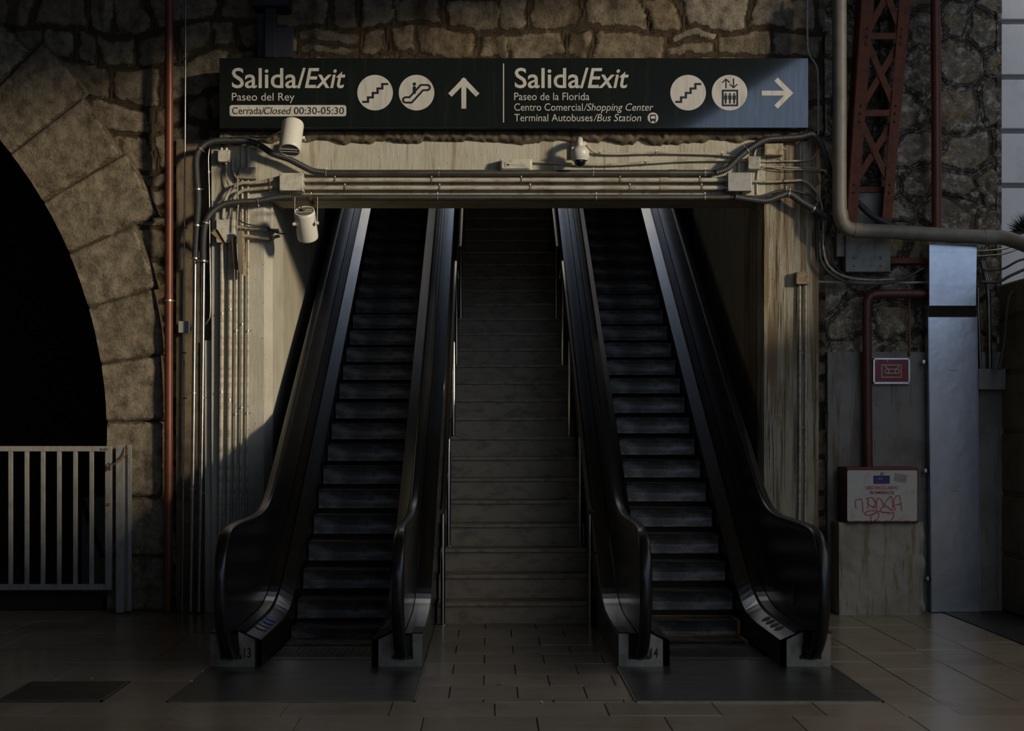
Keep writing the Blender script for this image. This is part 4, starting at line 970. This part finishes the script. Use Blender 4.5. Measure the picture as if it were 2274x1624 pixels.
# loudspeakers
def speaker(label, top, bot, r, tilt_grille, cable_top):
    a, b = Vector(top), Vector(bot); L = (b - a).length; ax = (b - a).normalized()
    root = thing('loudspeaker', label, 'loudspeaker', tuple((a + b) / 2), 'white cylinder loudspeakers')
    build('body', MB().lathe([(r * .90, 0), (r * .97, .006), (r, .02), (r, L - .02), (r * .985, L - .006), (r * .93, L)], a, ax, 40), M['white_paint'], root)
    e = b if tilt_grille else a; dr = ax if tilt_grille else -ax
    rim = build('rim', MB().lathe([(r * .96, -.004), (r * .96, .006), (r * .86, .008), (r * .84, .001)], e, dr, 40), M['white_paint'], root)
    gm = MB().lathe([(r * .85, .001), (r * .5, .005), (.0001, .007)], e, dr, 32)
    build('grille', gm, M['grille'], root)
    u = ax.cross(Vector((0, 1, 0))).normalized(); w = u.cross(ax).normalized()
    bars = MB()
    for q in (-.18, .18): bars.tube([e + dr * .008 + w * r * q - u * r * .78, e + dr * .008 + w * r * q + u * r * .78], .003, 6)
    build('grille_bar', bars, M['white_paint'], root)
    return root, u, ax
d0 = 13.92
top, bot = W(651, 274, d0), W(643, 333, d0 - .14)
sp, u, ax = speaker('white cylinder loudspeaker above, hanging in front of the sign bottom edge', top, bot, .107, True, None)
m_ = W(647, 305, d0)
br = MB(); k1 = m_ + u * .115; k2 = m_ - u * .115
br.tube(smooth([k1, k1 + Vector((0, .14, .0)), m_ + Vector((0, .26, .02))], 5), .009, 8).tube(smooth([k2, k2 + Vector((0, .14, .0)), m_ + Vector((0, .26, .02))], 5), .009, 8).box(m_.x - .03, m_.x + .03, m_.y + .24, 14.36, m_.z - .05, m_.z + .06)
build('bracket', br, M['white_paint'], sp)
for kk in (k1, k2): build('knob', MB().tube([kk - u * .012, kk + u * .018] if kk is k1 else [kk - u * .018, kk + u * .012], .017, 12), M['white_paint'], sp)
d0 = 13.95
top, bot = W(676, 470, d0), W(684, 529, d0 + .19)
sp, u, ax = speaker('white cylinder loudspeaker below, hanging under the lintel by the left shaft wall', top, bot, .104, False, None)
m_ = W(679, 497, d0)
k1, k2 = m_ + u * .112, m_ - u * .112
zt = LX
br = MB()
for kk in (k1, k2): br.tube([kk, (kk.x, kk.y + .02, zt - .02)], .006, 8); build('knob', MB().tube([kk - u * .016, kk + u * .016], .016, 12), M['white_paint'], sp)
br.box(min(k1.x, k2.x) - .006, max(k1.x, k2.x) + .006, m_.y + .01, m_.y + .03, zt - .02, zt - .008).box(m_.x - .012, m_.x + .012, m_.y + .02, 14.5, zt - .018, zt - .002)
build('bracket', br, M['pipe_steel'], sp)
build('terminal', MB().tube([top - ax * .0, top - ax * .03], .022, 10), M['grille'], sp)

# dome camera
cd = 14.12
cc = thing('security_camera', 'white dome security camera on a wall plate in the middle of the lintel', 'camera', P(1288, 368, cd))
build('wall_plate', MB().pbox(1269, 1301, 314, 352, 14.30, .04), M['cctv'], cc, .004)
build('arm', MB().tube(smooth([W(1287, 318, 14.3), W(1287, 311, 14.2), W(1287, 315, cd), W(1288, 328, cd)], 6), .034, 16), M['cctv'], cc)
o_ = W(1288, 325, cd); pxm = cd / F
build('housing', MB().lathe([(.04, 0), (13 * pxm, -3 * pxm), (19 * pxm, -8 * pxm), (20.5 * pxm, -13 * pxm), (20 * pxm, -27 * pxm), (17.5 * pxm, -29 * pxm), (17 * pxm, -32 * pxm)], o_, (0, 0, 1), 40), M['cctv'], cc)
build('dome', MB().lathe([(13 * pxm, -31.5 * pxm), (13 * pxm, -36 * pxm), (11 * pxm, -41 * pxm), (7 * pxm, -44.5 * pxm), (.0005, -46 * pxm)], o_, (0, 0, 1), 32), M['dome'], cc)
build('housing_label', MB().lathe([(20.35 * pxm, -17 * pxm), (20.3 * pxm, -17.5 * pxm)], o_, (0, 0, 1), 40), M['sticker_grey'], cc)

# ================================================================== LATTICE COLUMN
LD = 14.22
lc = thing('lattice_column', 'rusty red riveted iron lattice column against the stone wall', 'column', P(1930, 495, LD))
def pq(mb, quad, d, t):
    f = [P(x, y, d) for x, y in quad]; b = [P(x, y, d) for x, y in quad]; b = [(q[0], q[1] + t, q[2]) for q in b]
    return mb.add(f + b, [(3, 2, 1, 0), (4, 5, 6, 7), (0, 1, 5, 4), (1, 2, 6, 5), (2, 3, 7, 6), (3, 0, 4, 7)])
for quad, fl in (([(1916, -30), (1944, -30), (1903, 500), (1880, 500)], 0), ([(2000, -30), (2024, -30), (1977, 500), (1958, 500)], 1)):
    mb = MB(); pq(mb, quad, LD, .018)
    a, b_ = (quad[0], quad[3]) if fl == 0 else (quad[1], quad[2])
    pq(mb, [(a[0] - 2, a[1]), (a[0] + 2, a[1]), (b_[0] + 2, b_[1]), (b_[0] - 2, b_[1])], LD + .01, .22)
    lg = build('leg', mb, M['red_iron'], lc, .003)
lx = lambda y: 1941.7 + (1903 - 1941.7) * y / 464
rx = lambda y: 1997.7 + (1961 - 1997.7) * y / 480
for y in (-15, 80, 251):
    build('cross_bar', pq(MB(), [(lx(y) - 14, y - 7), (rx(y) + 12, y - 7), (rx(y) + 12, y + 7), (lx(y) - 14, y + 7)], LD + .012, .014), M['red_iron'], lc)
for y0, y1 in ((-90, 68), (92, 238), (266, 405)):
    for A, B in (((lx(y0) - 8, y0), (rx(y1) + 8, y1)), ((rx(y0) + 8, y0), (lx(y1) - 8, y1))):
        dx, dy_ = B[0] - A[0], B[1] - A[1]; L = math.hypot(dx, dy_); nx, ny = -dy_ / L * 7, dx / L * 7
        build('brace', pq(MB(), [(A[0] - nx, A[1] - ny), (A[0] + nx, A[1] + ny), (B[0] + nx, B[1] + ny), (B[0] - nx, B[1] - ny)], LD + (.020 if A[0] < B[0] else .034), .012), M['red_iron'], lc)
rv = []
for y in (64, 82, 98, 235, 252, 270, 410, 428): rv += [(lx(y) - 10, y), (rx(y) + 10, y)]
rv += [(1948, 166), (1934, 337)]
for x, y in rv: build('rivet', MB().ball(P(x, y, LD + (.0 if (x, y) not in ((1948, 166), (1934, 337)) else .018)), .016, 10, 6), M['red_iron'], lc)
struct('trim_6', MB().box(XW(1897, D), XW(1972, D), 14.40, 14.8, ZW(500, D), ZW(422, D)), M['gusset'])
struct('trim_7', MB().box(XW(1896, D), XW(1966, D), 14.37, 14.45, ZW(428, D), ZW(416, D)), M['red_iron'])
gp = thing('gusset_plate', 'grey-green riveted plate on the stone wall under the horizontal drain pipe', 'plate', P(1926, 606, 14.34))
build('plate', MB().pbox(1878, 1978, 520, 604, 14.34, .12), M['gusset'], gp, .006)
build('side_plate', MB().pbox(1858, 1880, 518, 570, 14.38, .1), M['gusset'], gp, .004)
for x in (1897, 1956):
    for y in (573, 590): build('bolt', MB().ball(P(x, y, 14.34), .014, 10, 6), M['gusset'], gp)
tag(build('iron_beam', MB().pbox(1978, 2062, 573, 585, 14.40, .12), M['red_iron'], bevel=.003), 'short dark red iron beam between gusset plate and metal duct', 'beam')

# ================================================================== METAL DUCT, FIRE BOX, SIGN
du = thing('metal_duct', 'tall galvanised sheet-metal duct standing on the floor by the right corner', 'duct', P(2120, 1362, 14.33))
x0, x1 = XW(2069, 14.33), XW(2176, 14.33); zb = ZW(1360, 14.33)
xa, xb = XW(2063, 14.30), XW(2170, 14.30); zf = ZW(704, 14.33); zfold = ZW(679, 14.24); ztop = ZW(541, 14.20)
v = [(x0, 14.33, zb), (x1, 14.33, zb), (XW(2169, 14.33), 14.33, zf), (XW(2061, 14.33), 14.33, zf), (XW(2168, 14.24), 14.24, zfold), (XW(2063, 14.24), 14.24, zfold), (XW(2170, 14.23), 14.23, ztop), (XW(2063, 14.23), 14.23, ztop)]
bk = [(a, 14.44, b) for a, _, b in v]
vv = v + bk
fs = [(0, 1, 2, 3), (3, 2, 4, 5), (5, 4, 6, 7)] + [(a + 8 if i else a, 0, 0, 0)[:0] or () for i, a in enumerate(())]
for a, b in ((1, 2), (2, 4), (4, 6), (6, 7), (7, 5), (5, 3), (3, 0), (0, 1)): fs.append((b, a, a + 8, b + 8))
build('casing', MB().add(vv, fs), M['duct'], du, .004)
build('top_seam', MB().box(XW(2064, 14.23), XW(2169, 14.23), 14.226, 14.24, ZW(560, 14.25), ZW(558.5, 14.25)), M['duct'], du)
for a, b in ((x0, XW(2061, 14.33)), (x1, XW(2169, 14.33))):
    build('edge_seam', MB().tube([(a, 14.328, zb), (b, 14.328, zf)], .006, 8), M['duct'], du)
for y, px in ((822, 2116), (1090, 2120)):
    lv = MB()
    for i in range(6): lv.ball(P(px - 9 + i * 4, y + i * .2, 14.333), .007, 8, 5)
    build('pressed_stamp', lv, M['duct'], du)
for y, px in ((804, 2052), (1046, 2056), (1286, 2061)):
    build('fixing_lug', MB().pbox(px - 3, px + 3, y - 4, y + 4, 14.36, .1), M['alu'], du, .003)

fsn = thing('fire_sign', 'red fire service sign with pale symbol on the plaster wall above the white box', 'sign', P(1980, 852, 14.42))
build('plate', MB().pbox(1942, 2018.5, 798, 849, 14.415, .008), M['red_sign'], fsn)
build('frame', MB().pbox(1939.5, 2020.5, 795.5, 798.5, 14.41, .03).pbox(1939.5, 2020.5, 849, 853, 14.41, .03).pbox(1939.5, 1942.5, 796, 852, 14.41, .03).pbox(2018, 2020.8, 796, 852, 14.41, .03), M['alu'], fsn)
cs = lambda x, y: (XW(1930 + x / 15.16, 14.41), ZW(780 + y / 15.16, 14.41))
q = 1.9 * 14.41 / F
sy = MB().stroke([cs(430, 468), cs(1080, 468), cs(1080, 878), cs(430, 878)], q, 14.411, 14.415, True)
for cx_ in (600, 952): sy.stroke([cs(cx_ + 70 * math.cos(t), 677 + 70 * math.sin(t)) for t in [2 * math.pi * k / 20 for k in range(20)]], q, 14.411, 14.415, True, True)
sy.stroke([cs(600, 607), cs(952, 607)], q, 14.411, 14.415).stroke([cs(600, 747), cs(952, 747)], q, 14.411, 14.415)
sy.stroke([cs(535, 515), cs(597, 545), cs(602, 600)], q, 14.411, 14.415, rnd=True).stroke([cs(1012, 515), cs(955, 545), cs(950, 600)], q, 14.411, 14.415, rnd=True)
build('hydrant_symbol', sy, M['photolum'], fsn)
q2 = .8 * 14.41 / F
build('border_line', MB().stroke([cs(195, 285), cs(1325, 285), cs(1325, 1040), cs(195, 1040)], q2, 14.411, 14.415, True), M['photolum'], fsn)
sm_ = MB()
for cx_ in (248, 615): sm_.stroke([cs(cx_ + 20 * math.cos(t), 337 + 20 * math.sin(t)) for t in [2 * math.pi * k / 12 for k in range(12)]], q2, 14.411, 14.415, True)
build('small_mark', sm_, M['photolum'], fsn)

fb = thing('fire_cabinet', 'white and red fire brigade cabinet with red scrawl, on the concrete plinth', 'cabinet', P(1960, 1162, 14.08))
FD = 14.08
build('case', MB().pbox(1880, 2039, 1038, 1162, FD + .012, .37), M['box_red'], fb, .006)
dr_ = build('door', MB().prism(rrect(XW(1881.5, FD), XW(2037, FD), ZW(1158, FD), ZW(1045, FD), .02), 'y', FD, FD + .014), M['box_white'], fb, .002)
hg = MB()
for i in range(6): hg.pbox(1899 + i * 22, 1909 + i * 22, 1157, 1160.5, FD - .003, .02)
build('hinge', hg, M['box_red'], dr_)
build('lock', MB().disc(XW(1959, FD), ZW(1052, FD), .017, FD - .008, FD, 20).disc(XW(1959, FD), ZW(1052, FD), .008, FD - .012, FD, 12), M['pedestal'], dr_)
sk = build('sticker', MB().pbox(1939.5, 1976, 1056.5, 1075, FD - .002, .002), M['ink_blue'], dr_); sk['label'] = 'blue company sticker'
build('sticker_stripe', MB().pbox(1939.5, 1976, 1072.3, 1074.6, FD - .003, .001), M['ink_red'], sk)
build('sticker_lettering', add_text(MB(), 'jomar', 1950, 1960.5, 1064.6, 3.0, FD, 0, .01, .004), M['sticker_white'], sk)
build('sticker_swoosh', MB().stroke([(XW(a, FD), ZW(b, FD)) for a, b in ((1953, 1060), (1958, 1058.5), (1963, 1062))], .004, FD - .004, FD - .002), M['ink_red'], sk)
build('faded_sticker', MB().add([P(1987, 1051, FD - .001), P(2015, 1055, FD - .001), P(2012, 1074, FD - .001), P(1985, 1068, FD - .001)], [(3, 2, 1, 0)]), M['sticker_grey'], dr_)
lp = build('notice', MB().pbox(1920, 1998, 1077, 1099, FD - .0012, .001), mat('notice_white', (.60, .58, .52), .5), dr_)
build('lettering', add_text(MB(), 'USO EXCLUSIVO', 1922, 1995, 1087, 6.8, FD, 0, .022, .003), M['ink_red'], lp)
build('lettering', add_text(MB(), 'BOMBEROS', 1932.5, 1985, 1097.6, 6.6, FD, 0, .022, .003), M['ink_red'], lp)
gz = lambda x, y: Vector((XW(1780 + x / 4.06, FD), ZW(1020 + y / 4.06, FD), 0))
gr = MB()
for pts in ([(490, 440), (485, 375), (515, 365), (545, 370), (553, 480)], [(598, 445), (600, 370), (585, 355), (640, 350), (665, 400), (640, 430), (595, 400), (605, 370)], [(640, 425), (660, 440), (668, 375)],
            [(678, 450), (680, 370), (705, 355), (735, 400), (730, 440)], [(760, 420), (750, 400), (790, 345), (815, 350), (820, 460), (775, 430), (740, 430), (710, 455), (730, 480), (790, 480)], [(845, 460), (830, 400), (845, 345), (880, 330), (890, 370), (903, 465)], [(830, 420), (905, 400)],
            [(790, 490), (700, 470), (620, 465), (570, 485), (590, 505), (640, 495), (690, 470)], [(630, 555), (625, 520), (660, 490), (695, 490), (690, 530), (655, 555)], [(800, 490), (830, 480), (825, 525), (805, 553)]):
    sp_ = smooth([gz(*p) for p in pts], 6); gr.stroke([(p.x, p.y) for p in sp_], .0105, FD - .0016, FD, rnd=True)
build('scrawl', gr, M['spray'], dr_)['label'] = 'red marker scrawl'

def plinth():
    x0, x1 = XW(1863, 14.12), XW(2055, 14.12); vs, fs = [], []; nx, nz = 70, 76; z1 = ZW(1161, 14.12)
    def nz_(a, b): return float(vnoise(np.array([a + 20.]), np.array([b + 20.]), .09, 61)[0])
    for j in range(nz + 1):
        for i in range(nx + 1):
            u, t = i / nx, j / nz; x = x0 + (x1 - x0) * u; z = z1 * t; y = 14.12
            n = nz_(x, z); ex = min(1, (1 - u) / .08); y += (1 - ex) * .06 * max(0, n - .3) * 2 + (n - .5) * .012
            if t > .93: y += (t - .93) * .3 * n
            x += (1 - ex) * -.02 * n
            vs.append((x, y, z))
    w = nx + 1
    for j in range(nz):
        for i in range(nx): fs.append((j * w + i, j * w + i + 1, (j + 1) * w + i + 1, (j + 1) * w + i))
    b = len(vs)
    for j in range(nz + 1):
        vs.append((x0 - .0, 14.445, z1 * j / nz)); vs.append((x1, 14.445, z1 * j / nz))
    for j in range(nz):
        fs.append((j * w, (j + 1) * w, b + 2 * (j + 1), b + 2 * j)); fs.append((j * w + nx, b + 2 * j + 1, b + 2 * j + 3, (j + 1) * w + nx))
    top = [nz * w + i for i in range(nx + 1)] + [b + 2 * nz + 1, b + 2 * nz]; fs.append(tuple(top))
    return MB().add(vs, fs, False)
tag(build('plinth', plinth(), M['plinth']), 'chipped whitewashed concrete plinth carrying the fire brigade cabinet', 'plinth')

# ================================================================== GATE AND ARCH
GD = 14.15
ga = thing('gate', 'grey metal barred gate leaf closing the dark arch', 'gate', P(100, 1310, GD))
build('top_rail', MB().pbox(-320, 247, 991, 1003, GD, .045), M['gate'], ga, .004)
build('bottom_rail', MB().pbox(-320, 246, 1298, 1311, GD, .045), M['gate'], ga, .004)
build('stile', MB().pbox(233, 247, 992, 1310, GD - .002, .05), M['gate'], ga, .004)
for i in range(-9, 6):
    x = 22 + 36.3 * i; build('bar', MB().box(XW(x - 1.5 * (i * .2), GD) - .02, XW(x - 1.5 * (i * .2), GD) + .022, GD + .008, GD + .038, ZW(1300, GD), ZW(1001, GD)), M['gate'], ga, .004)
build('latch_bolt', MB().pbox(224, 240, 996, 1000, GD - .012, .015), M['clip'], ga)
build('lock_stub', MB().pbox(233, 243, 1118, 1124, GD - .02, .03), M['rust_clip'], ga)
gpo = thing('gate_post', 'grey steel gate post bolted to the arch stones', 'post', P(275, 1360, 14.2))
build('channel', MB().pbox(257, 275, 988, 1361, 14.19, .06).pbox(283, 292, 988, 1358, 14.22, .02), M['gate'], gpo, .003)
build('web', MB().pbox(275, 284, 989, 1358, 14.25, .15), M['gate'], gpo)
for y in (1015, 1119, 1223): build('bolt', MB().ball(P(285, y, 14.225), .013, 10, 6), M['gate'], gpo)
ch = thing('chain', 'rusty chain tying the gate to its post', 'chain', P(260, 1035, 14.12))
cp = resample(smooth([W(236, 1032, 14.1), W(248, 1033, 14.08), (W(262, 1026, 14.1)), W(276, 1014, 14.14), W(281, 1003, 14.15), W(282, 990, 14.17)], 8), .022)
for i in range(len(cp) - 1):
    a, b = cp[i], cp[i + 1]; t = (b - a).normalized(); s_ = t.cross(Vector((0, 1, 0))).normalized() if i % 2 else Vector((0, 1, 0))
    m_ = (a + b) / 2; L = .018
    loop_ = [m_ + t * L * math.cos(q) + s_ * .009 * math.sin(q) for q in [2 * math.pi * k / 10 for k in range(11)]]
    build('link', MB().tube(loop_, .0035, 6, False), M['rust_clip'], ch)
pk = thing('padlock', 'small padlock hanging on the gate chain', 'padlock', P(241, 1044, 14.1))
build('body', MB().pbox(237, 246, 1036, 1045, 14.08, .022), M['pipe_steel'], pk, .004)
build('shackle', MB().tube(smooth([W(239, 1037, 14.09), W(239, 1030, 14.09), W(244, 1030, 14.09), W(244, 1037, 14.09)], 5), .004, 8), M['galv'], pk)
cb_ = thing('metal_cabinet', 'dim grey cabinet in the darkness behind the gate', 'cabinet', P(215, 1310, 16.2))
build('body', MB().pbox(182, 250, 1105, 1330, 16.2, .5), M['cabinet'], cb_, .005)
build('door', MB().pbox(186, 246, 1128, 1300, 16.18, .02), M['cabinet'], cb_, .004)
tag(build('leaning_bar', MB().tube([W(182, 1110, 15.9), W(228, 1240, 15.9)], .03, 10), M['dark']), 'dark bar leaning across the cabinet behind the gate', 'bar')
struct('floor_tunnel_kerb', MB().box(-9, XW(226, 14.6), 14.6, 15.0, 0, .11), M['grout'])

# ================================================================== FLOOR PIECES, PLANT, LITTER
hp = thing('floor_hatch', 'dark iron hatch cover let into the floor near the gate', 'hatch', (-2.98, 9.98, 0))
build('cover', MB().box(-3.325, -2.635, 9.635, 10.35, -.01, .004), M['hatch'], hp, .003)
build('frame', MB().box(-3.34, -3.325, 9.61, 10.365, -.01, .006).box(-2.635, -2.62, 9.61, 10.365, -.01, .006).box(-3.34, -2.62, 9.61, 9.635, -.01, .006).box(-3.34, -2.62, 10.35, 10.365, -.01, .006), M['pedestal'], hp)
# plant tuft at the right end
pt = thing('bush', 'dark green bristly bush peeping over the drain pipe at the right edge', 'plant', P(2265, 520, 14.9))
lf = MB(); r = random.Random(9); base = W(2278, 515, 15.0)
for i in range(420):
    a = r.uniform(0, 2 * math.pi); el = r.uniform(-.3, 1.4); dr = Vector((math.cos(a) * math.cos(el), math.sin(a) * math.cos(el) * .8, math.sin(el)))
    p0 = base + dr * r.uniform(.0, .09); L = r.uniform(.08, .17); p1 = p0 + dr * L + Vector((r.uniform(-.03, .03), 0, r.uniform(-.03, .03))); s_ = dr.cross(Vector((0, 1, .3))).normalized() * .006
    lf.add([p0 - s_, p0 + s_, p1], [(0, 1, 2)])
build('foliage', lf, M['leaf'], pt); build('stem', MB().tube([(base.x, base.y, base.z - .5), tuple(base)], .02, 8), M['leaf'], pt)
def bit(x, y, s, m, lab, rot=0.0, cat='litter', name='litter_scrap'):
    p = W(x, y, EYE * F / (y - VY)); c_, s_ = math.cos(rot), math.sin(rot)
    q = [(-1, -.5), (0, -.7), (1, -.3), (.8, .5), (0, .7), (-.8, .5)]
    z0 = .012
    v = [(p.x + s * (a * c_ - b * s_), p.y + s * (a * s_ + b * c_), z0 + .004 * (i % 2)) for i, (a, b) in enumerate(q)]
    mb = MB().add(v + [(a, b, z0 - .008) for a, b, _ in v], [tuple(range(6)), tuple(reversed(range(6, 12)))] + [(i, i + 6, (i + 1) % 6 + 6, (i + 1) % 6) for i in range(6)])
    tag(build(name, mb, m), lab, cat, 'litter on the floor')
bit(1112, 1521, .020, M['litter'], 'yellowish dry leaf on the paving between the two metal floor plates', .3, 'leaf', 'dry_leaf')
bit(1203, 1563, .014, M['litter_white'], 'tiny white scrap on the joint at the front centre of the paving', 1.2)
bit(449, 1494, .013, M['litter'], 'small orange leaf beside the left corner of the pedestal with 13', .8, 'leaf', 'dry_leaf')
bit(425, 1516, .010, M['litter_white'], 'tiny white crumb on the left edge of the left metal floor plate', .5)
bit(204, 1510, .012, M['litter'], 'small dry leaf just behind the floor hatch', .2, 'leaf', 'dry_leaf')
